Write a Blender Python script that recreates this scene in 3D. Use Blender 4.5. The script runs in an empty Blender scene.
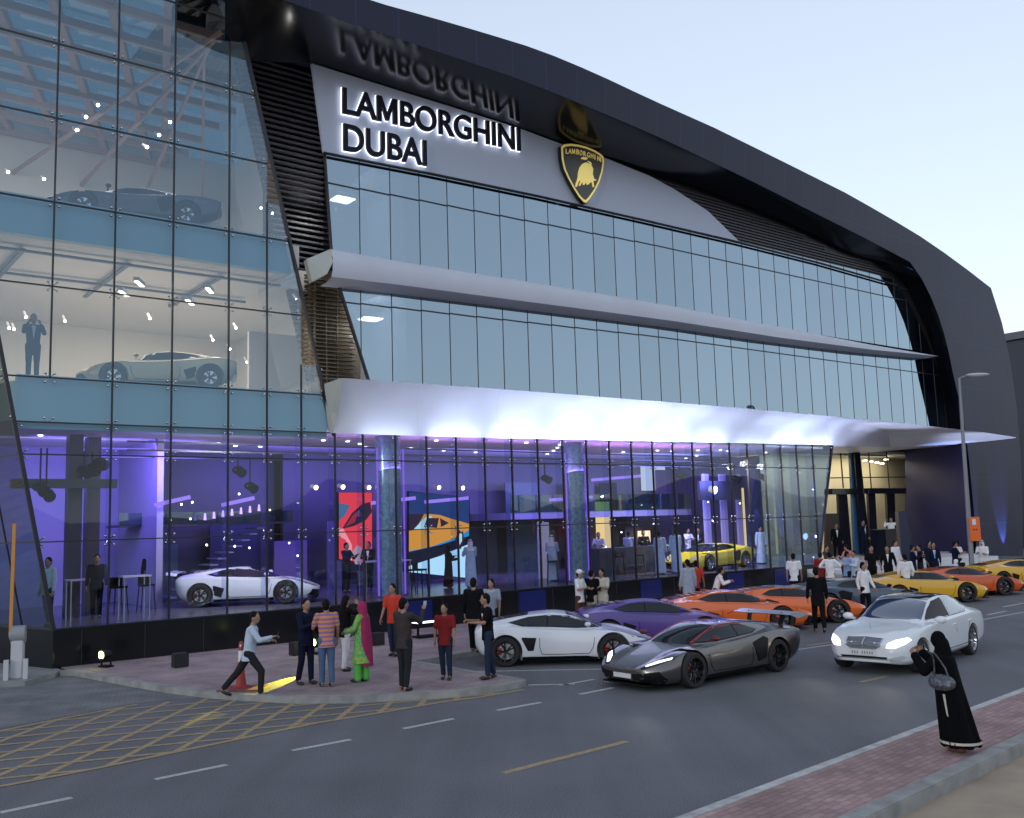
import bpy, bmesh, math, random
from mathutils import Vector, Matrix
from mathutils.bvhtree import BVHTree
from math import sin, cos, pi, radians as R
random.seed(7)
scn = bpy.context.scene
COL = scn.collection
# ------------------------------------------------------------------ camera (solved from the photograph)
FP = 960.0; CZ = 3.35
ROLL = math.atan(.03); PIT = math.atan(113*cos(ROLL)/FP)
cr, sr, cp, sp = cos(ROLL), sin(ROLL), cos(PIT), sin(PIT)
def ray(x, y):
    a = x-512; b = 409-y
    r = a*cr+b*sr; u = -a*sr+b*cr
    return (r, FP*cp-u*sp, FP*sp+u*cp)
def G(x, y, z=0.):                       # picture point -> point on a level surface at height z
    d = ray(x, y); t = (z-CZ)/d[2]
    return Vector((d[0]*t, d[1]*t, z))
A0 = G(55, 628.5, 1.07); _B = G(825, 563, 1.07)
_L = math.hypot(_B.x-A0.x, _B.y-A0.y)
DX, DY = (_B.x-A0.x)/_L, (_B.y-A0.y)/_L; NX, NY = DY, -DX
FANG = math.atan2(DY, DX)
def F(x, y, u=0.):                       # picture point -> (along facade, depth, height) on the plane standing u metres out
    d = ray(x, y); c = A0.x*NX+A0.y*NY+u
    t = c/(d[0]*NX+d[1]*NY); X, Y, Z = d[0]*t, d[1]*t, d[2]*t+CZ
    return Vector(((X-A0.x)*DX+(Y-A0.y)*DY, -u, Z))
def L2W(s, v, z):                        # facade frame -> world
    return Vector((A0.x+s*DX-v*NX, A0.y+s*DY-v*NY, z))
def W2L(p):
    return Vector(((p.x-A0.x)*DX+(p.y-A0.y)*DY, -((p.x-A0.x)*NX+(p.y-A0.y)*NY), p.z))
def GU(x, u, z=0.):                      # ground point at picture column x, u metres in front of the facade
    lo, hi = 525., 1400.
    for _ in range(50):
        m = (lo+hi)/2; p = W2L(G(x, m, z))
        if -p.y > u: hi = m
        else: lo = m
    return G(x, m, z)
cam = bpy.data.cameras.new('camera'); co = bpy.data.objects.new('camera', cam); COL.objects.link(co)
cam.sensor_width = 36; cam.lens = FP/1024*36; cam.clip_end = 3000; cam.clip_start = .1
right = Vector((cr, -sr*-sp*0, 0))
# camera axes in world: columns right, up, back
fw = Vector((0, cp, sp)); upv = Vector((0, -sp, cp)); rt = Vector((1, 0, 0))
cright = rt*cr + upv*(-sr); cup = rt*sr + upv*cr
M = Matrix((cright, cup, -fw)).transposed().to_4x4(); M.translation = Vector((0, 0, CZ))
co.matrix_world = M; scn.camera = co
# ------------------------------------------------------------------ materials
MATS = {}
def mat(name, col=(.5,.5,.5), rough=.5, metal=0., spec=.5, emit=None, es=0., coat=0., noise=0., nscale=8., bump=0., bscale=40.):
    if name in MATS: return MATS[name]
    m = bpy.data.materials.new(name); m.use_nodes = True; nt = m.node_tree; b = nt.nodes['Principled BSDF']
    b.inputs['Base Color'].default_value = (*col, 1); b.inputs['Roughness'].default_value = rough
    b.inputs['Metallic'].default_value = metal; b.inputs['Specular IOR Level'].default_value = spec
    b.inputs['Coat Weight'].default_value = coat; b.inputs['Coat Roughness'].default_value = .04
    if emit: b.inputs['Emission Color'].default_value = (*emit, 1); b.inputs['Emission Strength'].default_value = es
    tc = nt.nodes.new('ShaderNodeTexCoord')
    if noise:
        n = nt.nodes.new('ShaderNodeTexNoise'); n.inputs['Scale'].default_value = nscale; n.inputs['Detail'].default_value = 6
        nt.links.new(tc.outputs['Object'], n.inputs['Vector'])
        r = nt.nodes.new('ShaderNodeMapRange'); r.inputs[1].default_value = .3; r.inputs[2].default_value = .7
        r.inputs[3].default_value = 1-noise; r.inputs[4].default_value = 1+noise
        nt.links.new(n.outputs['Fac'], r.inputs[0])
        x = nt.nodes.new('ShaderNodeVectorMath'); x.operation = 'SCALE'; x.inputs[0].default_value = col
        nt.links.new(r.outputs[0], x.inputs['Scale']); nt.links.new(x.outputs[0], b.inputs['Base Color'])
    if bump:
        n = nt.nodes.new('ShaderNodeTexNoise'); n.inputs['Scale'].default_value = bscale; n.inputs['Detail'].default_value = 4
        nt.links.new(tc.outputs['Object'], n.inputs['Vector'])
        bp = nt.nodes.new('ShaderNodeBump'); bp.inputs['Strength'].default_value = bump; bp.inputs['Distance'].default_value = .02
        nt.links.new(n.outputs['Fac'], bp.inputs['Height']); nt.links.new(bp.outputs[0], b.inputs['Normal'])
    MATS[name] = m; return m
def glassmat(name, tint, refl, base_r, rough=.0, rcol=(1,1,1)):
    if name in MATS: return MATS[name]
    m = bpy.data.materials.new(name); m.use_nodes = True; nt = m.node_tree; nt.nodes.clear()
    o = nt.nodes.new('ShaderNodeOutputMaterial'); mx = nt.nodes.new('ShaderNodeMixShader')
    t = nt.nodes.new('ShaderNodeBsdfTransparent'); t.inputs[0].default_value = (*tint, 1)
    g = nt.nodes.new('ShaderNodeBsdfGlossy'); g.inputs['Roughness'].default_value = rough; g.inputs[0].default_value = (*rcol, 1)
    lw = nt.nodes.new('ShaderNodeLayerWeight'); lw.inputs[0].default_value = .5
    fr = nt.nodes.new('ShaderNodeMath'); fr.operation = 'POWER'; fr.inputs[1].default_value = 3.2; nt.links.new(lw.outputs['Facing'], fr.inputs[0])
    ma = nt.nodes.new('ShaderNodeMath'); ma.operation = 'MULTIPLY_ADD'; ma.inputs[1].default_value = refl; ma.inputs[2].default_value = base_r; ma.use_clamp = True
    tc = nt.nodes.new('ShaderNodeTexCoord'); n = nt.nodes.new('ShaderNodeTexNoise'); n.inputs['Scale'].default_value = .5; n.inputs['Detail'].default_value = 1
    bp = nt.nodes.new('ShaderNodeBump'); bp.inputs['Strength'].default_value = .12; bp.inputs['Distance'].default_value = .03
    nt.links.new(tc.outputs['Object'], n.inputs['Vector']); nt.links.new(n.outputs['Fac'], bp.inputs['Height']); nt.links.new(bp.outputs[0], g.inputs['Normal'])
    oi = nt.nodes.new('ShaderNodeObjectInfo'); mr = nt.nodes.new('ShaderNodeMapRange'); mr.inputs[3].default_value = .93; mr.inputs[4].default_value = 1.04; nt.links.new(oi.outputs['Random'], mr.inputs[0])
    vs_ = nt.nodes.new('ShaderNodeVectorMath'); vs_.operation = 'SCALE'; vs_.inputs[0].default_value = rcol; nt.links.new(mr.outputs[0], vs_.inputs['Scale']); nt.links.new(vs_.outputs[0], g.inputs[0])
    nt.links.new(fr.outputs[0], ma.inputs[0]); nt.links.new(ma.outputs[0], mx.inputs[0])
    nt.links.new(t.outputs[0], mx.inputs[1]); nt.links.new(g.outputs[0], mx.inputs[2]); nt.links.new(mx.outputs[0], o.inputs[0])
    MATS[name] = m; return m
def emis(name, col, s):
    if name in MATS: return MATS[name]
    m = bpy.data.materials.new(name); m.use_nodes = True; nt = m.node_tree; nt.nodes.clear()
    o = nt.nodes.new('ShaderNodeOutputMaterial'); e = nt.nodes.new('ShaderNodeEmission')
    e.inputs[0].default_value = (*col, 1); e.inputs[1].default_value = s; nt.links.new(e.outputs[0], o.inputs[0])
    MATS[name] = m; return m
# ------------------------------------------------------------------ mesh helpers
class MB:
    def __init__(s): s.v = []; s.f = []
    def add(s, vs, fs):
        n = len(s.v); s.v += [tuple(v) for v in vs]; s.f += [tuple(i+n for i in f) for f in fs]; return s
    def box(s, a, b):
        x0,y0,z0 = a; x1,y1,z1 = b
        return s.add([(x0,y0,z0),(x1,y0,z0),(x1,y1,z0),(x0,y1,z0),(x0,y0,z1),(x1,y0,z1),(x1,y1,z1),(x0,y1,z1)],
              [(0,3,2,1),(4,5,6,7),(0,1,5,4),(1,2,6,5),(2,3,7,6),(3,0,4,7)])
    def bar(s, p, q, w, d=None, up=(0,0,1)):
        p = Vector(p); q = Vector(q); d = d or w; t = (q-p).normalized(); up = Vector(up)
        if abs(t.dot(up)) > .95: up = Vector((0,1,0))
        a = t.cross(up).normalized(); b = a.cross(t)
        vs = [c+a*i*w/2+b*j*d/2 for c in (p,q) for i,j in ((-1,-1),(1,-1),(1,1),(-1,1))]
        return s.add(vs, [(0,3,2,1),(4,5,6,7),(0,1,5,4),(1,2,6,5),(2,3,7,6),(3,0,4,7)])
    def cone(s, p, q, r0, r1, n=12, cap=True):
        p = Vector(p); q = Vector(q); t = (q-p).normalized(); up = Vector((0,0,1)) if abs(t.z) < .9 else Vector((1,0,0))
        a = t.cross(up).normalized(); b = t.cross(a)
        vs = [c+(a*cos(2*pi*i/n)+b*sin(2*pi*i/n))*r for c,r in ((p,r0),(q,r1)) for i in range(n)]
        fs = [(i,(i+1)%n,n+(i+1)%n,n+i) for i in range(n)]
        if cap: fs += [tuple(range(n))[::-1], tuple(range(n,2*n))]
        return s.add(vs, fs)
    def tube(s, pts, r, n=8):
        for a, b in zip(pts, pts[1:]): s.cone(a, b, r, r, n)
        return s
    def sph(s, c, r, n=8, m=6, sc=(1,1,1), rot=None):
        c = Vector(c); vs = [Vector((0,0,1))]; 
        for j in range(1, m):
            for i in range(n):
                vs.append(Vector((sin(pi*j/m)*cos(2*pi*i/n), sin(pi*j/m)*sin(2*pi*i/n), cos(pi*j/m))))
        vs.append(Vector((0,0,-1)))
        vs = [Vector((v.x*sc[0]*r, v.y*sc[1]*r, v.z*sc[2]*r)) for v in vs]
        if rot is not None: vs = [rot@v for v in vs]
        fs = [(0, 1+i, 1+(i+1)%n) for i in range(n)]
        for j in range(m-2):
            for i in range(n): fs.append((1+j*n+i, 1+(j+1)*n+i, 1+(j+1)*n+(i+1)%n, 1+j*n+(i+1)%n))
        k = 1+(m-2)*n; fs += [(k+i, len(vs)-1, k+(i+1)%n) for i in range(n)]
        return s.add([v+c for v in vs], fs)
    def prism(s, pts, off):                 # closed polygon (3D points) extruded along off
        n = len(pts); off = Vector(off); pts = [Vector(p) for p in pts]
        return s.add(pts+[p+off for p in pts], [tuple(range(n))[::-1], tuple(range(n,2*n))]+[(i,(i+1)%n,n+(i+1)%n,n+i) for i in range(n)])
    def lathe(s, prof, c=(0,0,0), n=24, axis='z'):
        c = Vector(c); vs = []
        for r, h in prof:
            for i in range(n):
                a = 2*pi*i/n
                vs.append(c+(Vector((r*cos(a), r*sin(a), h)) if axis == 'z' else Vector((r*cos(a), h, r*sin(a)))))
        m = len(prof)
        fs = [(j*n+i, j*n+(i+1)%n, (j+1)*n+(i+1)%n, (j+1)*n+i) for j in range(m-1) for i in range(n)]
        return s.add(vs, fs)
    def mesh(s, name):
        me = bpy.data.meshes.new(name); me.from_pydata(s.v, [], s.f); me.update()
        bm = bmesh.new(); bm.from_mesh(me); bmesh.ops.recalc_face_normals(bm, faces=bm.faces); bm.to_mesh(me); bm.free()
        return me
    def build(s, name, m, parent=None, smooth=False, bev=0):
        me = s.mesh(name)
        if bev:
            bm = bmesh.new(); bm.from_mesh(me)
            bmesh.ops.bevel(bm, geom=bm.edges[:], offset=bev, segments=2, affect='EDGES', clamp_overlap=True); bm.to_mesh(me); bm.free()
        if smooth: me.shade_smooth(); me.set_sharp_from_angle(angle=R(38))
        me.materials.append(m); o = bpy.data.objects.new(name, me); COL.objects.link(o)
        if parent: o.parent = parent
        return o
def tag(o, label=None, cat=None, group=None, kind=None):
    if label: o['label'] = label
    if cat: o['category'] = cat
    if group: o['group'] = group
    if kind: o['kind'] = kind
    return o
def thing(name, label, cat, loc=(0,0,0), rz=0, group=None):
    o = bpy.data.objects.new(name, None); o.empty_display_size = .3; COL.objects.link(o); o.location = loc; o.rotation_euler = (0,0,rz)
    return tag(o, label, cat, group)
def copy_tree(o, parent=None):
    c = o.copy(); COL.objects.link(c); c.parent = parent
    for ch in list(o.children): copy_tree(ch, c)
    return c
def struct(name, mb, m, **k):
    return tag(mb.build(name, m, **k), kind='structure')
def mobj(name, me, m, parent=None):
    if m: me.materials.clear(); me.materials.append(m)
    o = bpy.data.objects.new(name, me); COL.objects.link(o); o.parent = parent; return o
def evald(me, mods):
    o = bpy.data.objects.new('tmp', me); COL.objects.link(o)
    for t, kw in mods:
        m = o.modifiers.new(t, t)
        for k, v in kw.items(): setattr(m, k, v)
    dg = bpy.context.evaluated_depsgraph_get(); r = bpy.data.meshes.new_from_object(o.evaluated_get(dg))
    bpy.data.objects.remove(o); return r
def light(name, kind, loc, energy, col, label=None, tgt=None, parent=None, **kw):
    l = bpy.data.lights.new(name, kind); l.energy = energy; l.color = col
    for k, v in kw.items(): setattr(l, k, v)
    o = bpy.data.objects.new(name, l); COL.objects.link(o); o.location = loc
    if tgt is not None:
        d = Vector(tgt)-Vector(loc); o.rotation_euler = d.to_track_quat('-Z', 'Y').to_euler()
    return o
# ------------------------------------------------------------------ world, render
w = bpy.data.worlds.new('World'); scn.world = w; w.use_nodes = True; nt = w.node_tree; nt.nodes.clear()
wo = nt.nodes.new('ShaderNodeOutputWorld'); bg = nt.nodes.new('ShaderNodeBackground'); sky = nt.nodes.new('ShaderNodeTexSky')
sky.sky_type = 'NISHITA'; sky.sun_disc = False; sky.sun_elevation = R(14); sky.sun_rotation = R(205)
sky.air_density = 1.0; sky.dust_density = .35; sky.ozone_density = 2.5; sky.altitude = 0
hsv = nt.nodes.new('ShaderNodeHueSaturation'); hsv.inputs['Saturation'].default_value = .62
gm = nt.nodes.new('ShaderNodeGamma'); gm.inputs[1].default_value = .42; nt.links.new(sky.outputs[0], gm.inputs[0]); nt.links.new(gm.outputs[0], hsv.inputs['Color']); wb = nt.nodes.new('ShaderNodeVectorMath'); wb.operation = 'MULTIPLY'; wb.inputs[1].default_value = (.955,.985,1.07); nt.links.new(hsv.outputs[0], wb.inputs[0]); nt.links.new(wb.outputs[0], bg.inputs[0]); bg.inputs[1].default_value = .15
nt.links.new(bg.outputs[0], wo.inputs[0])
az = R(205); el = R(14)
sd = Vector((sin(az)*cos(el), cos(az)*cos(el), sin(el)))
sun = light('sun', 'SUN', (0,0,60), .12, (1,.96,.90), angle=R(14)); sun.rotation_euler = sd.to_track_quat('Z', 'Y').to_euler()
scn.view_settings.view_transform = 'Standard'; scn.view_settings.look = 'None'; scn.view_settings.exposure = 1.82; scn.view_settings.gamma = 1
scn.render.engine = 'CYCLES'
scn.cycles.max_bounces = 8; scn.cycles.transparent_max_bounces = 24; scn.cycles.glossy_bounces = 4; scn.cycles.diffuse_bounces = 3
scn.cycles.sample_clamp_indirect = 4; scn.cycles.caustics_reflective = False; scn.cycles.caustics_refractive = False
# ================================================================== GROUND
RX, RY = sin(R(47)), cos(R(47)); QX, QY = -RY, RX          # along the road, across it (away from the camera)
P0 = G(700, 818)
def RD(r, q, z): return Vector((P0.x+r*RX+q*QX, P0.y+r*RY+q*QY, z))
def sandmat():
    m = mat('sand', (.33,.26,.19), .95, noise=.25, nscale=.9, bump=.6, bscale=9); return m
def asphalt():
    m = mat('asphalt', (.086,.098,.122), .7, spec=.25); nt = m.node_tree; b = nt.nodes['Principled BSDF']
    tc = nt.nodes.new('ShaderNodeTexCoord')
    n1 = nt.nodes.new('ShaderNodeTexNoise'); n1.inputs['Scale'].default_value = .35; n1.inputs['Detail'].default_value = 5
    n2 = nt.nodes.new('ShaderNodeTexNoise'); n2.inputs['Scale'].default_value = 55; n2.inputs['Detail'].default_value = 3
    mp = nt.nodes.new('ShaderNodeMapping'); mp.inputs['Rotation'].default_value = (0,0,R(47)); mp.inputs['Scale'].default_value = (1.1,.06,1)
    n3 = nt.nodes.new('ShaderNodeTexNoise'); n3.inputs['Scale'].default_value = 1.4; n3.inputs['Detail'].default_value = 4
    nt.links.new(tc.outputs['Object'], n1.inputs['Vector']); nt.links.new(tc.outputs['Object'], n2.inputs['Vector'])
    nt.links.new(tc.outputs['Object'], mp.inputs['Vector']); nt.links.new(mp.outputs[0], n3.inputs['Vector'])
    prev = None
    for n, k in ((n1,.13),(n2,.5),(n3,.10)):
        r = nt.nodes.new('ShaderNodeMapRange'); r.inputs[1].default_value = .3; r.inputs[2].default_value = .7; r.inputs[3].default_value = 1-k; r.inputs[4].default_value = 1+k
        nt.links.new(n.outputs['Fac'], r.inputs[0])
        if prev:
            x = nt.nodes.new('ShaderNodeMath'); x.operation = 'MULTIPLY'; nt.links.new(prev.outputs[0], x.inputs[0]); nt.links.new(r.outputs[0], x.inputs[1]); prev = x
        else: prev = r
    x = nt.nodes.new('ShaderNodeVectorMath'); x.operation = 'SCALE'; x.inputs[0].default_value = (.128,.131,.141)
    nt.links.new(prev.outputs[0], x.inputs['Scale']); nt.links.new(x.outputs[0], b.inputs['Base Color'])
    bp = nt.nodes.new('ShaderNodeBump'); bp.inputs['Strength'].default_value = .35; bp.inputs['Distance'].default_value = .01
    nt.links.new(n2.outputs['Fac'], bp.inputs['Height']); nt.links.new(bp.outputs[0], b.inputs['Normal'])
    return m
def paver(name, c1, c2, mortar, ang, w=.2, h=.1):
    m = mat(name, c1, .85); nt = m.node_tree; b = nt.nodes['Principled BSDF']
    tc = nt.nodes.new('ShaderNodeTexCoord'); mp = nt.nodes.new('ShaderNodeMapping'); mp.inputs['Rotation'].default_value = (0,0,ang)
    br = nt.nodes.new('ShaderNodeTexBrick'); br.inputs['Scale'].default_value = 1; br.inputs['Brick Width'].default_value = w; br.inputs['Row Height'].default_value = h
    br.inputs['Mortar Size'].default_value = .006; br.inputs['Color1'].default_value = (*c1,1); br.inputs['Color2'].default_value = (*c2,1); br.inputs['Mortar'].default_value = (*mortar,1)
    n = nt.nodes.new('ShaderNodeTexNoise'); n.inputs['Scale'].default_value = 1.3; n.inputs['Detail'].default_value = 6
    r = nt.nodes.new('ShaderNodeMapRange'); r.inputs[1].default_value = .3; r.inputs[2].default_value = .7; r.inputs[3].default_value = .72; r.inputs[4].default_value = 1.25
    x = nt.nodes.new('ShaderNodeVectorMath'); x.operation = 'SCALE'
    L = nt.links.new
    L(tc.outputs['Object'], mp.inputs['Vector']); L(mp.outputs[0], br.inputs['Vector']); L(tc.outputs['Object'], n.inputs['Vector']); L(n.outputs['Fac'], r.inputs[0])
    L(br.outputs['Color'], x.inputs[0]); L(r.outputs[0], x.inputs['Scale']); L(x.outputs[0], b.inputs['Base Color'])
    bp = nt.nodes.new('ShaderNodeBump'); bp.inputs['Strength'].default_value = .5; bp.inputs['Distance'].default_value = .01; bp.invert = True
    L(br.outputs['Fac'], bp.inputs['Height']); L(bp.outputs[0], b.inputs['Normal'])
    return m
M_as = asphalt(); M_sand = sandmat()
M_pavN = paver('pink_pavers', (.36,.235,.225), (.28,.17,.165), (.18,.13,.125), R(-43))
M_pavI = paver('mauve_pavers', (.33,.255,.265), (.27,.20,.21), (.16,.13,.135), R(-38))
M_drv = paver('grey_pavers', (.17,.175,.18), (.145,.15,.155), (.1,.1,.105), R(-20))
M_kerb = mat('kerb_concrete', (.26,.26,.25), .85, noise=.25, nscale=3, bump=.3, bscale=60)
M_wp = mat('white_road_paint', (.42,.42,.40), .7, noise=.25, nscale=14); M_yp = mat('yellow_road_paint', (.33,.24,.13), .7, noise=.25, nscale=12)
def sheet(pts, z): return MB().add([Vector((p[0], p[1], z)) for p in pts], [tuple(range(len(pts)))])
struct('ground', sheet([(-900,-900),(900,-900),(900,900),(-900,900)], -.03), M_sand)
# low dunes added unseen behind the viewpoint, keeping horizon sky out of glass reflections
def unseen_dunes():
    mb = MB(); n = 60; prof = [(-70,0),(-84,5),(-96,9.5),(-112,10.5),(-150,4),(-170,0)]
    vs = []; fs = []
    for i in range(n+1):
        t = -260+520*i/n
        for q, h in prof:
            hh = h*(.75+.3*sin(i*.7)+.15*sin(i*1.9)); p = RD(t, q, hh-.05 if h else -.1); vs.append(p)
    k = len(prof)
    for i in range(n):
        for j in range(k-1): fs.append((i*k+j, (i+1)*k+j, (i+1)*k+j+1, i*k+j+1))
    return mb.add(vs, fs)
struct('unseen_hills', unseen_dunes(), mat('unseen_dune_sand', (.27,.19,.12), .95, noise=.4, nscale=.15), smooth=True)
# road sheet
struct('road', sheet([RD(-120,-.02,0), RD(160,-.02,0), RD(160,34,0), RD(-120,34,0)], 0.), M_as)
# near pavement: flush white edging, pavers, kerb
wN = 1.62
p_ = lambda z,q0,q1: MB().box((0,0,0),(1,1,1))
def band(q0, q1, z0, z1, r0=-60, r1=150):
    pts = [RD(r0,q0,z0), RD(r1,q0,z0), RD(r1,q1,z0), RD(r0,q1,z0)]
    return MB().prism(pts, (0,0,z1-z0))
struct('kerb', band(-.16, 0, -.05, .11), mat('white_kerb', (.42,.42,.41), .8, noise=.3, nscale=4), bev=.012)
struct('pavement', band(-1.32, -.162, -.05, .105), M_pavN)
struct('kerb', band(-1.56, -1.322, -.05, .13), M_kerb, bev=.015)
# dusty shoulder
# paved island and strip in front of the showroom
isl_px = [(60,671),(74,670.5),(98,675),(137,682),(168,687),(200,691),(230,693.5),(258.7,695),(298,697),(350,696.5),(400,694),(458.7,690),(495,685.5),(518,682),(526,680),(521,678),(474,670.8),(441,664.5),(415,660.8),(432,658),(449,655),(481,650)]
isl = [G(x, y, .13) for x, y in isl_px]
far = [L2W(16, -5.1, .13), L2W(24, -5.0, .13), L2W(60, -5.0, .13), L2W(60, .4, .13), L2W(.0, .4, .13)]
poly = isl+far
cx = lambda P: [Vector((p.x, p.y, 0)) for p in P]
def offset_poly(P, d):
    n = len(P); out = []
    for i in range(n):
        a = (P[i]-P[i-1]); b = (P[(i+1)%n]-P[i]); a.z = b.z = 0
        a.normalize(); b.normalize(); nrm = Vector((-(a.y+b.y), a.x+b.x, 0)); nrm.normalize()
        k = max(.5, nrm.dot(Vector((-a.y, a.x, 0)))); out.append(P[i]+nrm*d/k)
    return out
inner = offset_poly(poly, .17)
c = sum((p for p in poly), Vector())/len(poly)
area = sum(poly[i].x*poly[(i+1)%len(poly)].y-poly[(i+1)%len(poly)].x*poly[i].y for i in range(len(poly)))
if area < 0: inner = offset_poly(poly, -.17)
def tri_sheet(P, z0, z1, name, m):
    bm = bmesh.new(); f = bm.faces.new([bm.verts.new((p.x,p.y,z1)) for p in P]); r = bmesh.ops.extrude_face_region(bm, geom=[f])
    for v in [g for g in r['geom'] if isinstance(g, bmesh.types.BMVert)]: v.co.z = z0
    bmesh.ops.recalc_face_normals(bm, faces=bm.faces); bmesh.ops.triangulate(bm, faces=bm.faces)
    me = bpy.data.meshes.new(name); bm.to_mesh(me); bm.free(); return tag(mobj(name, me, m), kind='structure')
tri_sheet(inner, -.02, .126, 'pavement', M_pavI)
kb = MB(); n = len(poly)
for i in range(n):
    if i >= n-3: continue
    a, b, c2, d = poly[i], poly[(i+1)%n], inner[(i+1)%n], inner[i]
    kb.add([(a.x,a.y,.13),(b.x,b.y,.13),(c2.x,c2.y,.13),(d.x,d.y,.13),(a.x,a.y,-.02),(b.x,b.y,-.02)], [(0,1,2,3),(0,4,5,1)])
struct('kerb', kb, M_kerb)
# driveway apron at left
drv_px = [(-60,700),(-60,752),(0,729),(73,715),(137,703),(205,697),(175,689),(137,684),(98,677),(70,672),(56,671),(20,681),(-10,683)]
struct('driveway', sheet([G(x,y,.004) for x,y in drv_px], .004), M_drv)
gi = [G(x,y,.13) for x,y in [(-90,690),(-10,682),(25,680.5),(55,672),(62,669)]]+[L2W(0,.5,.13), L2W(-6,14,.13), L2W(-16,8,.13)]
tri_sheet(gi, -.02, .11, 'pavement', mat('grey_concrete', (.22,.23,.23), .85, noise=.2, nscale=2))
# ---- road markings
def dash(x0, y0, x1, y1, w, m, z=.004):
    a, b = G(x0,y0,z), G(x1,y1,z); t = (b-a).normalized(); nn = Vector((-t.y, t.x, 0))*w/2
    return MB().add([a-nn, b-nn, b+nn, a+nn], [(0,1,2,3)])
wm = MB()
for d in [(0,812.5,72,797.5),(155,779.2,227,764.6),(292,750.4,351,739.4),(403,728.6,453.5,718.6),(497,710.3,541,702.3),(579.5,694.2,613.5,687.6),(-110,838,-45,823),(645,683,668,679),(900,630,918,627),(940,626,955,623),(987,615,1006,611),(1003,607,1024,603)]:
    mb = dash(*d, .12, M_wp); wm.add(mb.v, mb.f)
bl = [(525,681.8),(600,680.8)]
for d in [(474,671.5,640,668.3),(640,668.3,760,655),(760,655,905,634),(905,634,1024,612),(528,685,575,684),(560,685.3,594,679.3)]:
    mb = dash(*d, .1, M_wp); wm.add(mb.v, mb.f)
struct('road_marking', wm, M_wp)
ym = MB(); mb = dash(503, 773, 627, 741.2, .13, M_yp); ym.add(mb.v, mb.f)
mb = dash(808,645.5,842,640.5,.11,M_yp); ym.add(mb.v, mb.f)
mb = dash(860,682,888,676,.11,M_yp); ym.add(mb.v, mb.f)
box_px = [(-60,801),(0,786.5),(97.7,768),(171,753),(234,740),(317,723),(391,711),(439.5,702.5),(478.5,697.4),(524,689.5),(478,692.5),(430,697),(400,699.5),(350,701.8),(298,702.5),(250,701.5),(205,698.5),(137,704.5),(73,716.5),(0,731),(-60,744)]
bp_ = [G(x,y,.004) for x,y in box_px]
def clipline(p, t):
    xs = []; n = len(bp_)
    for i in range(n):
        a, b = bp_[i], bp_[(i+1)%n]; e = b-a; den = t.x*e.y-t.y*e.x
        if abs(den) < 1e-9: continue
        q = a-p; s_ = (q.x*e.y-q.y*e.x)/den; u_ = (q.x*t.y-q.y*t.x)/den
        if 0 <= u_ < 1: xs.append(s_)
    xs.sort(); return list(zip(xs[::2], xs[1::2]))
def gline(p, t, w):
    nn = Vector((-t.y,t.x,0))*w/2
    for a, b in clipline(p, t):
        ym.add([p+t*a-nn, p+t*b-nn, p+t*b+nn, p+t*a+nn], [(0,1,2,3)])
tA = (G(206.3,697,.004)-G(24.4,781.3,.004)).normalized(); tB = (G(250,727.5,.004)-G(0,750.8,.004)).normalized()
for k in range(-9, 14):
    gline(G(122+k*38.2, 738.6, .004), tA, .11)
pa, pb = G(122,704,.0055), G(122,766,.0055)
for k in range(-1, 13): gline(pa.lerp(pb, k/9.) , tB, .10)
for i in range(len(bp_)):
    if i in (9,10,11,12,13,14,15,16): continue
    a, b = bp_[i], bp_[(i+1)%len(bp_)]
    if (b-a).length < .01: continue
    t = (b-a).normalized(); nn = Vector((-t.y,t.x,0))*.06; z = Vector((0,0,.003))
    ym.add([a-nn+z,b-nn+z,b+nn+z,a+nn+z], [(0,1,2,3)])
struct('road_marking', ym, M_yp)
# ================================================================== BUILDING
M_black = mat('black_gloss_cladding', (.008,.009,.013), .12, spec=.6)
M_plinth = mat('black_plinth', (.006,.007,.009), .18, spec=.45)
M_mull = mat('dark_mullion', (.012,.013,.018), .4)
M_steel = mat('steel', (.6,.6,.62), .25, metal=1)
M_glassT = glassmat('tower_glass', (.68,.74,.79), 1.3, .165, rcol=(.62,.84,1))
M_glassL = glassmat('showroom_glass', (.84,.87,.94), .9, .045, rcol=(.8,.9,1))
M_glassU = glassmat('office_glass', (.05,.065,.085), .5, .50, rcol=(.61,.76,.86))
M_white = mat('white_cladding', (.54,.57,.66), .55, spec=.3, noise=.04, nscale=.6)
M_sign = mat('sign_panel', (.40,.45,.57), .5)
M_wall = mat('white_interior', (.62,.6,.56), .8)
M_ceil = mat('ceiling_white', (.6,.58,.55), .8)
M_slab = mat('teal_spandrel', (.20,.42,.50), .35)
M_floor = mat('dark_interior_floor', (.10,.10,.12), .25)
def clad(name, c, sx, sy, rough, dk=.5):
    m = mat(name, c, rough, spec=.28); nt = m.node_tree; b = nt.nodes['Principled BSDF']
    tc = nt.nodes.new('ShaderNodeTexCoord'); mp = nt.nodes.new('ShaderNodeMapping'); mp.inputs['Rotation'].default_value = (R(90),0,0)
    br = nt.nodes.new('ShaderNodeTexBrick'); br.offset = 0; br.inputs['Scale'].default_value = 1; br.inputs['Brick Width'].default_value = sx; br.inputs['Row Height'].default_value = sy
    br.inputs['Mortar Size'].default_value = .02; br.inputs['Color1'].default_value = (*c,1); br.inputs['Color2'].default_value = (*[x*1.18 for x in c],1); br.inputs['Mortar'].default_value = (*[x*dk for x in c],1)
    L = nt.links.new; L(tc.outputs['Object'], mp.inputs[0]); L(mp.outputs[0], br.inputs['Vector']); L(br.outputs['Color'], b.inputs['Base Color'])
    return m
M_face = clad('navy_cladding', (.011,.013,.034), 1.5, 2.5, .42, 2.2)
bld = thing('showroom_building', 'long glass fronted car showroom with black curved portal, lit white canopy and illuminated sign', 'building', A0*1, FANG)
bld.location.z = 0
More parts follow.
